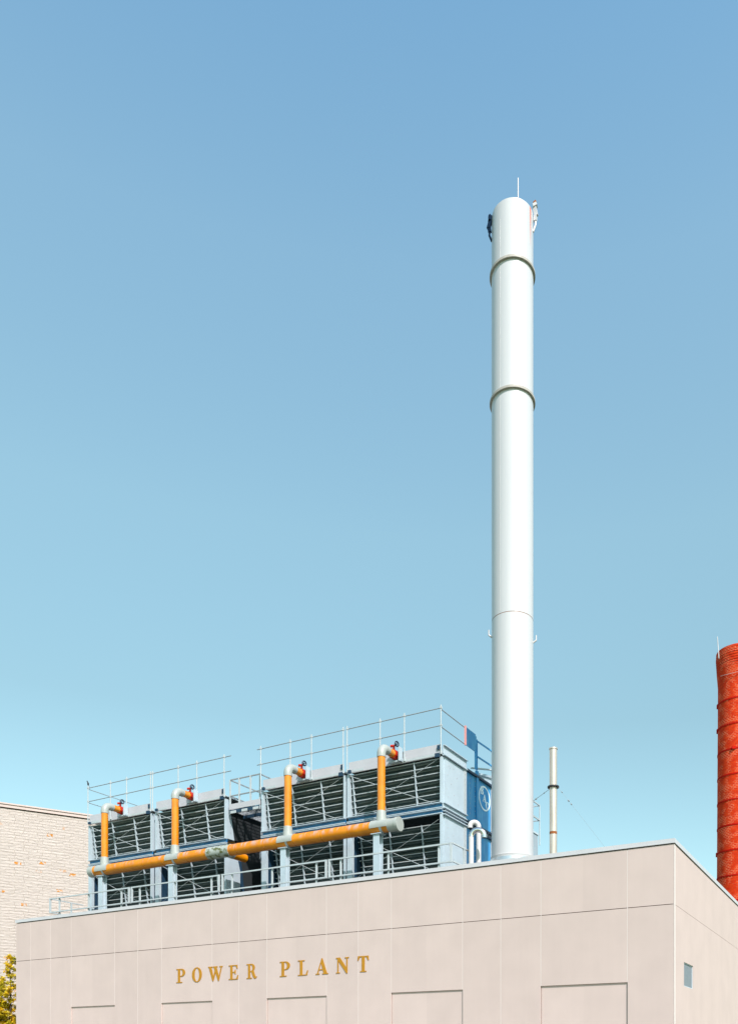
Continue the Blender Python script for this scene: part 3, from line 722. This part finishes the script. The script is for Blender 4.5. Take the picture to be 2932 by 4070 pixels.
# ------------------------------------------------------------------ roof edge railing
RY = 1.0; RZ = 9.90; RM = 9.20
def roofrail(x0, x1, ends, posts, label, back=None):
    t = thing('roof_railing', label, 'railing', ((x0 + x1) / 2, RY, ROOF), 'low pale railings along the roof edge')
    b = MB()
    for z in (RZ, RM): b.bar((x0, RY, z), (x1, RY, z), .055, .055)
    b.each('rail', M['rail'], t)
    for x in ends: MB().bar((x, RY, RM - .03), (x, RY, RZ + .028), .075, .08, (1, 0, 0)).build('end_bar', M['rail'], t)
    for x in posts: MB().bar((x, RY + .058, ROOF), (x, RY + .058, RZ), .07, .06, (1, 0, 0)).build('post', M['rail'], t)
    if back:
        xb_, yb_, ps = back
        b = MB()
        for z in (RZ, RM): b.bar((xb_, RY, z), (xb_, yb_, z), .055, .055)
        b.each('rail', M['rail'], t)
        for yy in ps: MB().bar((xb_, yy, ROOF), (xb_, yy, RZ), .07, .06, (1, 0, 0)).build('post', M['rail'], t)
roofrail(-32.25, -26.40, (-32.25, -26.42), (-31.6, -29.38, -27.01), 'roof edge railing farthest left, turning back at its left end', (-32.25, 2.9, (2.2,)))
roofrail(-26.24, -20.60, (-26.22, -20.62), (-25.74, -23.41, -21.12), 'roof edge railing under the second riser, ending at the tower gap')
roofrail(-20.42, -14.63, (-20.40, -14.65), (-19.88, -17.58, -15.19), 'roof edge railing under the third riser, starting at the tower gap')
roofrail(-14.50, -8.72, (-14.48, -8.74), (-13.94, -11.61, -9.30), 'roof edge railing farthest right, turning back before the white goosenecks', (-8.66, 2.4, (1.9,)))

# ------------------------------------------------------------------ white chimney
CHX, CHY = -7.53, 3.97; CR = .848
def cz(py, D=32.97): return EYE + (PYH - py) / F * D
M['chimney'] = M['white']
def chimney_material():
    m = mat('white_chimney_enamel', (0.482, 0.490, 0.486), 0.3)
    n = m.node_tree; b = n.nodes['Principled BSDF']; t = n.nodes.new('ShaderNodeTexCoord'); s = n.nodes.new('ShaderNodeSeparateXYZ')
    n.links.new(t.outputs['Object'], s.inputs[0])
    def math_(op, a, b_=None, c=None):
        q = n.nodes.new('ShaderNodeMath'); q.operation = op
        for i, val in enumerate((a, b_, c)):
            if val is None: continue
            if isinstance(val, (int, float)): q.inputs[i].default_value = val
            else: n.links.new(val, q.inputs[i])
        return q.outputs[0]
    ang = math_('ARCTAN2', s.outputs['Y'], s.outputs['X'])
    # rust run below the right hand bracket
    a0 = -0.12
    d = math_('ABSOLUTE', math_('SUBTRACT', ang, a0))
    k = math_('SUBTRACT', 1.0, math_('DIVIDE', d, 0.10)); k = math_('MAXIMUM', k, 0.0)
    zt = cz(835) - ROOF
    down = math_('DIVIDE', math_('SUBTRACT', zt, s.outputs['Z']), 2.0)
    on = math_('GREATER_THAN', down, 0.0); fade = math_('MAXIMUM', math_('SUBTRACT', 1.0, down), 0.0)
    fac = math_('MULTIPLY', math_('MULTIPLY', k, on), fade); fac = math_('MINIMUM', math_('MULTIPLY', fac, 1.6), 0.85)
    mx = n.nodes.new('ShaderNodeMix'); mx.data_type = 'RGBA'; n.links.new(fac, mx.inputs[0])
    ns = n.nodes.new('ShaderNodeTexNoise'); mp = n.nodes.new('ShaderNodeMapping'); mp.inputs['Scale'].default_value = (2.5, 2.5, .08)
    n.links.new(t.outputs['Object'], mp.inputs[0]); n.links.new(mp.outputs[0], ns.inputs['Vector']); ns.inputs['Scale'].default_value = 2; ns.inputs['Detail'].default_value = 8
    r = n.nodes.new('ShaderNodeValToRGB'); r.color_ramp.elements[0].position = .3; r.color_ramp.elements[1].position = .65
    r.color_ramp.elements[0].color = (.485, .50, .505, 1); r.color_ramp.elements[1].color = (.52, .53, .53, 1)
    n.links.new(ns.outputs['Fac'], r.inputs[0]); n.links.new(r.outputs[0], mx.inputs[6]); mx.inputs[7].default_value = (0.645, 0.138, 0.043, 1)
    n.links.new(mx.outputs[2], b.inputs['Base Color'])
    return m
ch = thing('white_chimney', 'tall white enamel chimney with two thin rings rising over everything', 'chimney', (CHX, CHY, ROOF))
CM = chimney_material()
ztop = cz(871); r1 = cz(1103, 32.97); r2 = cz(1607); r3 = cz(2475); zf = cz(3412)
MB().lathe([(CR, zf - .1), (CR, r3 - .012)], CHX, CHY, 96, True, False).lathe([(CR, r3 + .012), (CR, ztop), (CR - .03, ztop + .004), (CR - .03, ztop - 3)], CHX, CHY, 96, True, False).build('shaft', CM, ch)
MB().lathe([(CR - .006, r3 - .02), (CR - .006, r3 + .02)], CHX, CHY, 96, True, False).build('rusty_joint', M['rust'], ch)
for rz in (r1, r2):
    MB().lathe([(CR - .01, rz - .045), (CR + .08, rz - .045), (CR + .08, rz + .045), (CR - .01, rz + .045)], CHX, CHY, 96, True, False).build('ring', M['ringtan'], ch)
MB().lathe([(CR + .02, zf - .12), (CR + .045, zf - .02), (CR + .045, zf), (CR - .01, zf + .03)], CHX, CHY, 96, True, False).build('base_collar', M['white'], ch)
b = MB().lathe([(CR + .18, ROOF), (CR + .13, zf - .22), (CR + .085, zf - .2), (CR + .08, zf - .12), (CR + .02, zf - .1)], CHX, CHY, 96, True, False)
b.build('base_skirt', M['alum'], ch)

def ch_pt(px, r=CR, z=0):
    """point on the near face of the chimney seen at a given column, in plant axes"""
    P0 = W(CHX, CHY); d0 = math.hypot(P0.x, P0.y)
    s_ = max(-.999, min(.999, (px - 2036) / 83.0))
    base = math.atan2(-P0.y, -P0.x); a = base + math.asin(s_)
    wx, wy = P0.x + math.cos(a) * r, P0.y + math.sin(a) * r
    dx, dy = wx - CX, wy - CY
    return (dx * UX + dy * UY, dx * VX + dy * VY, z)
# lightning rod, weld seam, lugs
p0 = ch_pt(2057, CR + .03); D_ = 32.1
MB().tube([(p0[0], p0[1], cz(838, D_)), (p0[0], p0[1], cz(706, D_))], .022, 8).build('lightning_rod', M['whitepipe'], ch)
p0 = ch_pt(1988, CR + .001)
b = MB(); b.tube([(p0[0], p0[1], r3 + .1), (p0[0], p0[1], ztop - .7)], .008, 6); b.build('weld_seam', M['white'], ch)
for px, py in ((1950, 2520), (2121, 2545)):
    s = -1 if px < 2036 else 1
    p = ch_pt(2036 + s * 82.5, CR - .02); q = ch_pt(2036 + s * 82.5, CR + .12)
    z = cz(py + 8)
    b = MB().tube([(p[0], p[1], z - .1), (q[0], q[1], z)], .035, 8); b.tube([(q[0], q[1], z - .02), (q[0], q[1], z + .2)], .025, 8); b.build('lifting_lug', M['whitepipe'], ch)
# obstruction light brackets at the top, left dark and right pale
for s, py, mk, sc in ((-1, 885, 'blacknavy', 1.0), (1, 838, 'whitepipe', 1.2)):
    p = Vector(ch_pt(2036 + s * 82, CR)); q = Vector(ch_pt(2036 + s * 82, CR + .10 * sc)); z = cz(py)
    d = (q - p).normalized()
    b = MB()
    b.bar(p + Vector((0, 0, z)), q + d * .03 + Vector((0, 0, z + .05)), .16, .12)
    b.bar(p + d * .05 + Vector((0, 0, z - .02)), p + d * .13 + Vector((0, 0, z - .34 * sc)), .15, .09)
    b.bar(p + d * .11 + Vector((0, 0, z - .28)), p + d * .08 + Vector((0, 0, z - .50 * sc)), .12, .10)
    b.tube([p + d * .08 + Vector((0, 0, z - .45)), p + d * .10 + Vector((0, 0, z - .62 * sc)), p + Vector((0, 0, z - .85 * sc))], .04, 8)
    o = b.build('lamp_bracket', M[mk], ch)
    MB().bar(p + d * .02 + Vector((0, 0, z + .10)), p + d * .12 + Vector((0, 0, z + .17)), .12, .09).build('rusty_plate' if s > 0 else 'plate', M['rust'] if s > 0 else M['blacknavy'], o)

# ------------------------------------------------------------------ goosenecks
def gooseneck(x, y, zt, rad, pr, direction, lower, upper, label):
    t = thing('gooseneck_vent', label, 'vent pipe', (x, y, ROOF), 'gooseneck vents by the chimney')
    MB().tube([(x, y, ROOF), (x, y, zt)], pr, 20).build('pipe', lower, t)
    dx, dy = direction
    pts = []
    for i in range(15):
        a = R(180 - 180 * i / 14)
        k = rad + rad * math.cos(a)
        pts.append((x + dx * k, y + dy * k, zt + rad * math.sin(a)))
    pts.append((x + dx * 2 * rad, y + dy * 2 * rad, zt - .06))
    MB().tube(pts, pr * 1.04, 20).build('return_bend', upper, t)
    q = pts[-1]
    MB().lathe([(pr * .9, q[2] - .004), (.001, q[2] - .003)], q[0], q[1], 20, False, False).build('mouth', M['black'], t)
gooseneck(-8.45, 2.75, 10.93, .175, .098, (-.80, -.60), M['whitepipe'], M['whitepipe'], 'taller white gooseneck vent pipe facing left, behind the polished one')
gooseneck(-8.42, 2.05, 10.36, .26, .100, (.95, .31), M['whitepipe'], M['chrome'], 'shorter gooseneck vent with a polished steel bend facing right')

# small round vent behind the towers
x_ = front_x(1459, 6.4)
single(MB().lathe([(.165, 14.3), (.165, 16.05), (.15, 16.08)], x_, 6.4, 24), 'roof_vent', M['whitepipe'], 'short white round pipe peeking over the right end tower', 'vent pipe', (x_, 6.4, 14.3))

# ------------------------------------------------------------------ guyed flue right of the chimney
SX, SY = -5.72, 3.9; sr = .148; D_ = 32.05
fl = thing('guyed_flue', 'slim beige steel flue with a collar and guy wires right of the chimney', 'flue', (SX, SY, ROOF))
z1, z2, z3, z4 = cz(2976, D_), cz(3129, D_), cz(3312, D_), cz(3395, D_)
MB().lathe([(sr, ROOF), (sr, z3 - .04)], SX, SY, 28, True, False).lathe([(sr, z3 + .04), (sr, z1), (sr - .02, z1)], SX, SY, 28, True, False).build('pipe', M['steelbeige'], fl)
MB().lathe([(sr + .004, z3 - .05), (sr + .004, z3 + .05)], SX, SY, 28, True, False).build('rusty_band', M['rust'], fl)
MB().lathe([(sr - .01, z1 - .03), (sr + .02, z1 - .03), (sr + .02, z1 + .02), (.02, z1 + .06)], SX, SY, 28, True, False).build('rim', M['steelbeige'], fl)
MB().lathe([(sr - .01, z2 - .02), (sr + .085, z2 - .02), (sr + .085, z2 + .03), (sr - .01, z2 + .03)], SX, SY, 28, True, False).build('guy_collar', M['black'], fl)
for (ex, ey, ez, th) in ((-10.2, 5.8, 11.2, .010), (-2.4, 3.0, ROOF, .0035)):
    dd = Vector((ex - SX, ey - SY, 0)).normalized() * (sr + .06)
    a = Vector((SX, SY, z2 - .02)) + dd; e_ = Vector((ex, ey, ez))
    b = MB().tube([a, e_], th, 6)
    for f_, l_ in ((.06, .02), (.16, .03), (.2, .025)):
        c = a.lerp(e_, f_); b.tube([c, a.lerp(e_, f_ + .012)], l_, 8)
    b.build('guy_wire', M['raildark'], fl)

# ------------------------------------------------------------------ red brick stack
def brick_material(radius):
    m = bpy.data.materials.new('red_brick'); m.use_nodes = True
    n = m.node_tree; b = n.nodes['Principled BSDF']; b.inputs['Roughness'].default_value = .85; b.inputs['Specular IOR Level'].default_value = .12
    t = n.nodes.new('ShaderNodeTexCoord'); s = n.nodes.new('ShaderNodeSeparateXYZ'); n.links.new(t.outputs['Object'], s.inputs[0])
    at = n.nodes.new('ShaderNodeMath'); at.operation = 'ARCTAN2'; n.links.new(s.outputs['Y'], at.inputs[0]); n.links.new(s.outputs['X'], at.inputs[1])
    mu = n.nodes.new('ShaderNodeMath'); mu.operation = 'MULTIPLY'; mu.inputs[1].default_value = radius; n.links.new(at.outputs[0], mu.inputs[0])
    cb_ = n.nodes.new('ShaderNodeCombineXYZ'); n.links.new(mu.outputs[0], cb_.inputs[0]); n.links.new(s.outputs['Z'], cb_.inputs[1])
    bt = n.nodes.new('ShaderNodeTexBrick'); bt.inputs['Scale'].default_value = 1
    bt.inputs['Brick Width'].default_value = .24; bt.inputs['Row Height'].default_value = .12; bt.inputs['Mortar Size'].default_value = .012
    bt.inputs['Color1'].default_value = (.50, .018, .002, 1); bt.inputs['Color2'].default_value = (.62, .040, .004, 1); bt.inputs['Mortar'].default_value = (.42, .05, .012, 1)
    bt.inputs['Bias'].default_value = .0
    n.links.new(cb_.outputs[0], bt.inputs['Vector'])
    x = n.nodes.new('ShaderNodeTexNoise'); x.inputs['Scale'].default_value = 1.6; x.inputs['Detail'].default_value = 5; n.links.new(t.outputs['Object'], x.inputs['Vector'])
    r = n.nodes.new('ShaderNodeValToRGB'); r.color_ramp.elements[0].position = .46; r.color_ramp.elements[1].position = .56; n.links.new(x.outputs['Fac'], r.inputs[0])
    mm = n.nodes.new('ShaderNodeMath'); mm.operation = 'MULTIPLY'; n.links.new(bt.outputs['Fac'], mm.inputs[0]); n.links.new(r.outputs[0], mm.inputs[1])
    mx = n.nodes.new('ShaderNodeMix'); mx.data_type = 'RGBA'; n.links.new(mm.outputs[0], mx.inputs[0]); n.links.new(bt.outputs['Color'], mx.inputs[6]); mx.inputs[7].default_value = (.70, .26, .13, 1)
    n.links.new(mx.outputs[2], b.inputs['Base Color'])
    u = n.nodes.new('ShaderNodeBump'); u.inputs['Strength'].default_value = .5; u.inputs['Distance'].default_value = .01; u.invert = True
    n.links.new(bt.outputs['Fac'], u.inputs['Height']); n.links.new(u.outputs[0], b.inputs['Normal'])
    return m
BDp = 60.0; BX = (2933 - PX0) / F * BDp; BY = BDp
bs = thing('brick_chimney', 'red brick chimney with iron bands cropped by the right edge', 'chimney', (BX, BY, 0), frame=False)
BZT = EYE + (PYH - 2596) / F * BDp
def brad(z): return 1.43 + (BZT - z) * .0055
prof = [(brad(0), 0), (brad(BZT - 3.2), BZT - 3.2)]
MB().lathe(prof, BX, BY, 96, True, False).build('shaft', brick_material(1.48), bs)
cap = MB(); zc = BZT - 3.2; r_ = brad(zc)
cap.lathe([(r_, zc), (r_, zc + .7), (r_ + .09, zc + 1.75)], BX, BY, 96, True, False)
z = zc + 1.75; rr = r_ + .09
for k in range(8):
    cap.lathe([(rr - .03, z), (rr, z + .02), (rr, z + .155), (rr - .035, z + .16), (rr - .035, z + .18)], BX, BY, 96, True, False)
    z += .18; rr += (.012 if k < 5 else -.01)
cap.lathe([(rr, z), (rr, BZT - .03), (rr - .3, BZT - .03), (rr - .3, BZT - 1)], BX, BY, 96, True, False)
cap.build('corbelled_cap', brick_material(1.5), bs)
MB().lathe([(rr - .34, BZT - .028), (rr + .01, BZT - .028), (rr - .02, BZT), (rr - .34, BZT + .02)], BX, BY, 96, True, False).build('capstone', M['panel'], bs)
M['redband'] = mat('painted_iron_band', (.42, .008, .002), .85, spec=.1)
k = 0
zb = BZT - 3.85
while zb > 9:
    rb_ = brad(zb)
    MB().lathe([(rb_ - .01, zb - .055), (rb_ + .03, zb - .055), (rb_ + .03, zb + .055), (rb_ - .01, zb + .055)], BX, BY, 96, True, False).build('iron_band', M['redband'], bs)
    if k == 2:
        a = math.atan2(-BY, -BX) - R(12)
        c = (BX + math.cos(a) * (rb_ + .03), BY + math.sin(a) * (rb_ + .03))
        q = MB(); q.box(c[0] - .13, c[0] + .13, c[1] - .09, c[1] + .03, zb - .09, zb + .1); q.build('band_clamp', M['redband'], bs)
    # lugs standing off the left side
    if k in (0, 1, 6):
        a = math.atan2(-BY, -BX) - R(84)
        q = MB(); rr2 = rb_ + .02
        q.box(BX + math.cos(a) * rr2 - .05, BX + math.cos(a) * rr2 + .06, BY + math.sin(a) * rr2 - .1, BY + math.sin(a) * rr2 + .1, zb - .15, zb + .15); q.build('band_clamp', M['redband'], bs)
    zb -= 1.84; k += 1
a = math.atan2(-BY, -BX) - R(57)
lx, ly = BX + math.cos(a) * (r_ + .16), BY + math.sin(a) * (r_ + .16)
MB().tube([(lx, ly, EYE + (PYH - 2600) / F * 58.9), (lx - .12, ly, EYE + (PYH - 2512) / F * 58.9)], .04, 8, r2=.028).build('lightning_rod', M['whitepipe'], bs)
b = MB()
pts = []
for i in range(14):
    aa = a + R(6) + R(70) * i / 13
    pts.append((BX + math.cos(aa) * (r_ + .17), BY + math.sin(aa) * (r_ + .17), BZT - 2.0 - .14 * math.sin(i / 13 * 3.1)))
b.tube(pts, .012, 6); b.build('down_cable', M['whitepipe'], bs)

# ------------------------------------------------------------------ stone building on the left
def stone_material():
    m = bpy.data.materials.new('split_face_stone'); m.use_nodes = True
    n = m.node_tree; b = n.nodes['Principled BSDF']; b.inputs['Roughness'].default_value = .9; b.inputs['Specular IOR Level'].default_value = .2
    t = n.nodes.new('ShaderNodeTexCoord'); s = n.nodes.new('ShaderNodeSeparateXYZ'); n.links.new(t.outputs['Object'], s.inputs[0])
    cb_ = n.nodes.new('ShaderNodeCombineXYZ'); n.links.new(s.outputs['X'], cb_.inputs[0]); n.links.new(s.outputs['Z'], cb_.inputs[1])
    bt = n.nodes.new('ShaderNodeTexBrick'); bt.inputs['Scale'].default_value = 1; bt.squash = 1.7; bt.squash_frequency = 3; bt.offset_frequency = 2; bt.offset = .37
    bt.inputs['Brick Width'].default_value = .85; bt.inputs['Row Height'].default_value = .2; bt.inputs['Mortar Size'].default_value = .012; bt.inputs['Mortar Smooth'].default_value = .3
    bt.inputs['Color1'].default_value = (.50, .445, .40, 1); bt.inputs['Color2'].default_value = (.475, .42, .375, 1); bt.inputs['Mortar'].default_value = (.50, .43, .365, 1)
    n.links.new(cb_.outputs[0], bt.inputs['Vector'])
    bt2 = n.nodes.new('ShaderNodeTexBrick'); bt2.inputs['Scale'].default_value = 1; bt2.offset = .43
    bt2.inputs['Brick Width'].default_value = .42; bt2.inputs['Row Height'].default_value = .2; bt2.inputs['Mortar Size'].default_value = 0
    bt2.inputs['Color1'].default_value = (0, 0, 0, 1); bt2.inputs['Color2'].default_value = (1, 1, 1, 1); bt2.inputs['Bias'].default_value = 0
    n.links.new(cb_.outputs[0], bt2.inputs['Vector'])
    r = n.nodes.new('ShaderNodeValToRGB'); r.color_ramp.interpolation = 'LINEAR'; r.color_ramp.elements[0].position = .975; r.color_ramp.elements[1].position = .985
    n.links.new(bt2.outputs['Color'], r.inputs[0])
    # patches of iron stain broken up by noise
    nz = n.nodes.new('ShaderNodeTexNoise'); nz.inputs['Scale'].default_value = 5; nz.inputs['Detail'].default_value = 3; n.links.new(t.outputs['Object'], nz.inputs['Vector'])
    r3 = n.nodes.new('ShaderNodeValToRGB'); r3.color_ramp.elements[0].position = .48; r3.color_ramp.elements[1].position = .55; n.links.new(nz.outputs['Fac'], r3.inputs[0])
    mm = n.nodes.new('ShaderNodeMath'); mm.operation = 'MULTIPLY'; n.links.new(r.outputs[0], mm.inputs[0]); n.links.new(r3.outputs[0], mm.inputs[1])
    mx = n.nodes.new('ShaderNodeMix'); mx.data_type = 'RGBA'; n.links.new(mm.outputs[0], mx.inputs[0]); n.links.new(bt.outputs['Color'], mx.inputs[6]); mx.inputs[7].default_value = (.52, .21, .03, 1)
    n.links.new(mx.outputs[2], b.inputs['Base Color'])
    mp = n.nodes.new('ShaderNodeMapping'); mp.inputs['Scale'].default_value = (1.3, 1.3, 5.5); n.links.new(t.outputs['Object'], mp.inputs[0])
    nb = n.nodes.new('ShaderNodeTexNoise'); nb.inputs['Scale'].default_value = 1.6; nb.inputs['Detail'].default_value = 9; nb.inputs['Roughness'].default_value = .65; n.links.new(mp.outputs[0], nb.inputs['Vector'])
    sb = n.nodes.new('ShaderNodeMath'); sb.operation = 'SUBTRACT'; n.links.new(nb.outputs['Fac'], sb.inputs[0])
    ms = n.nodes.new('ShaderNodeMath'); ms.operation = 'MULTIPLY'; ms.inputs[1].default_value = .35; n.links.new(bt.outputs['Fac'], ms.inputs[0]); n.links.new(ms.outputs[0], sb.inputs[1])
    u = n.nodes.new('ShaderNodeBump'); u.inputs['Strength'].default_value = 1.0; u.inputs['Distance'].default_value = .09
    n.links.new(sb.outputs[0], u.inputs['Height']); n.links.new(u.outputs[0], b.inputs['Normal'])
    return m
SB = Vector(((0 - PX0) / F * 55, 55, 0)); sd = Vector(((7360 - PX0) / F, 1, 0)).normalized()
sa = math.atan2(sd.y, sd.x)
sbt = thing('stone_building', 'tall cream split-face stone wall behind the left end of the plant', 'building', (SB.x, SB.y, 0), frame=False)
sbt.rotation_euler = (0, 0, sa); ORG[sbt.name] = (0, 0, 0)
ZS = EYE + (PYH - 3190) / F * 55
MB().box(-14, 26, 0, 18, 0, ZS - .36).build('wall', stone_material(), sbt)
b = MB(); b.box(-14.1, 26.1, -.10, 18, ZS - .30, ZS - .10); b.box(-14.1, 26.1, -.16, 18, ZS - .097, ZS); b.build('coping', M['panel'], sbt)
MB().box(-14, 26, -.015, 17.9, ZS - .36, ZS - .30).build('coping_reveal', M['shadow_groove'], sbt)

# ------------------------------------------------------------------ tree at the lower left
def leaf_mat():
    m = bpy.data.materials.new('autumn_leaf'); m.use_nodes = True
    n = m.node_tree; b = n.nodes['Principled BSDF']; b.inputs['Roughness'].default_value = .55
    t = n.nodes.new('ShaderNodeTexCoord'); x = n.nodes.new('ShaderNodeTexNoise'); x.inputs['Scale'].default_value = 2.2; x.inputs['Detail'].default_value = 4
    n.links.new(t.outputs['Object'], x.inputs['Vector'])
    r = n.nodes.new('ShaderNodeValToRGB'); e = r.color_ramp.elements
    e[0].position = .32; e[0].color = (.24, .24, .004, 1); e[1].position = .72; e[1].color = (.80, .34, .006, 1)
    q = e.new(.52); q.color = (.66, .50, .004, 1)
    n.links.new(x.outputs['Fac'], r.inputs[0]); n.links.new(r.outputs[0], b.inputs['Base Color'])
    b.inputs['Subsurface Weight'].default_value = 0
    tr = n.nodes.new('ShaderNodeBsdfTranslucent'); n.links.new(r.outputs[0], tr.inputs[0])
    mx = n.nodes.new('ShaderNodeMixShader'); mx.inputs[0].default_value = .25
    o = n.nodes['Material Output']; n.links.new(b.outputs[0], mx.inputs[1]); n.links.new(tr.outputs[0], mx.inputs[2]); n.links.new(mx.outputs[0], o.inputs[0])
    return m
TX, TY = (40 - PX0) / F * 44.5, 44.5
tr = thing('narrow_tree', 'yellow green narrow tree at the lower left, before the stone wall', 'tree', (TX, TY, 0), frame=False)
rnd = random.Random(3)
trunk = MB(); crown = MB()
leaders = [((0, 0), 7.35, 1.0), ((-.55, .2), 6.15, .8), ((-1.2, -.1), 5.6, .8), ((.75, .3), 5.3, .7)]
def leafclump(c, r, n):
    for _ in range(n):
        d = Vector((rnd.gauss(0, 1), rnd.gauss(0, 1), rnd.gauss(0, .8))); d = d.normalized() * r * rnd.random() ** .5
        p = c + d; s_ = rnd.uniform(.035, .075)
        nrm = Vector((rnd.gauss(0, 1), rnd.gauss(0, 1), rnd.gauss(.3, 1))).normalized()
        a_ = nrm.orthogonal().normalized(); b_ = nrm.cross(a_); th = rnd.uniform(0, 6.3)
        u_ = a_ * math.cos(th) + b_ * math.sin(th); v_ = nrm.cross(u_)
        crown.add([p - u_ * s_, p - v_ * s_ * .55, p + u_ * s_, p + v_ * s_ * .55], [(0, 1, 2, 3)])
for (ox, oy), zt, sc in leaders:
    base = Vector((TX, TY, 1.2 if ox else 0)); top = Vector((TX + ox, TY + oy, zt))
    pts = [base.lerp(top, i / 8) + Vector((rnd.uniform(-.04, .04), rnd.uniform(-.04, .04), 0)) * (0 < i < 8) + (Vector((ox, oy, 0)) * (math.sin(i / 8 * 3.14) * .35)) for i in range(9)]
    trunk.tube(pts, .10 * sc, 8, r2=.012)
    nb = int(48 * sc)
    for k in range(nb):
        f_ = (k + .5) / nb; z = 1.6 + (zt - 1.6) * f_
        i = min(7, int(f_ * 8)); c0 = pts[i].lerp(pts[i + 1], f_ * 8 - i); c0 = Vector((c0.x, c0.y, max(c0.z, z - .1)))
        L = (.12 + (zt - c0.z) * .27) * rnd.uniform(.6, 1.15); L = min(L, 1.3)
        a_ = rnd.uniform(0, 6.28); d = Vector((math.cos(a_), math.sin(a_), rnd.uniform(.15, .55)))
        e_ = c0 + d * L
        trunk.tube([c0, c0.lerp(e_, .5) + Vector((0, 0, -.03)), e_], .014, 5, r2=.004)
        m_ = max(2, int(L / .16))
        for q in range(m_):
            if rnd.random() < .08: continue
            cc = c0.lerp(e_, (q + 1) / m_) + Vector((rnd.uniform(-.08, .08), rnd.uniform(-.08, .08), rnd.uniform(-.06, .06)))
            leafclump(cc, rnd.uniform(.10, .22), rnd.randint(42, 72))
    leafclump(top, .10, 14)
trunk.build('trunk', M['bark'], tr); crown.build('crown', leaf_mat(), tr, recalc=False)

# ------------------------------------------------------------------ bird on the corner post
bx, by, bz = -31.90, TF - .075, 16.245
bd = MB()
prof = [(0, 0.0, .012), (.004, .03, .035), (.006, .08, .048), (.0, .13, .040), (-.012, .165, .026), (-.018, .19, .028), (-.024, .215, .024), (-.03, .232, .010)]
bd.tube([(bx + p[0], by + p[0], bz + .015 + p[1]) for p in prof], .03, 12)
v2 = bd.v; n12 = 12
for i, p in enumerate(prof):
    for k in range(n12):
        c = Vector((bx + p[0], by + p[0], bz + .015 + p[1])); q = Vector(v2[i * n12 + k]); v2[i * n12 + k] = tuple(c + (q - c).normalized() * p[2])
bd.v = v2
bd.tube([(bx - .03, by - .03, bz + .225), (bx - .06, by - .065, bz + .215)], .009, 6, r2=.002)
bd.bar((bx + .02, by + .02, bz + .05), (bx + .06, by + .06, bz - .07), .045, .012)
bd.bar((bx - .01, by, bz), (bx - .005, by, bz + .04), .008, .008); bd.bar((bx + .012, by, bz), (bx + .01, by, bz + .04), .008, .008)
single(bd, 'bird', M['black'], 'small black bird perched on the leftmost guardrail post', 'bird', (bx, by, bz))
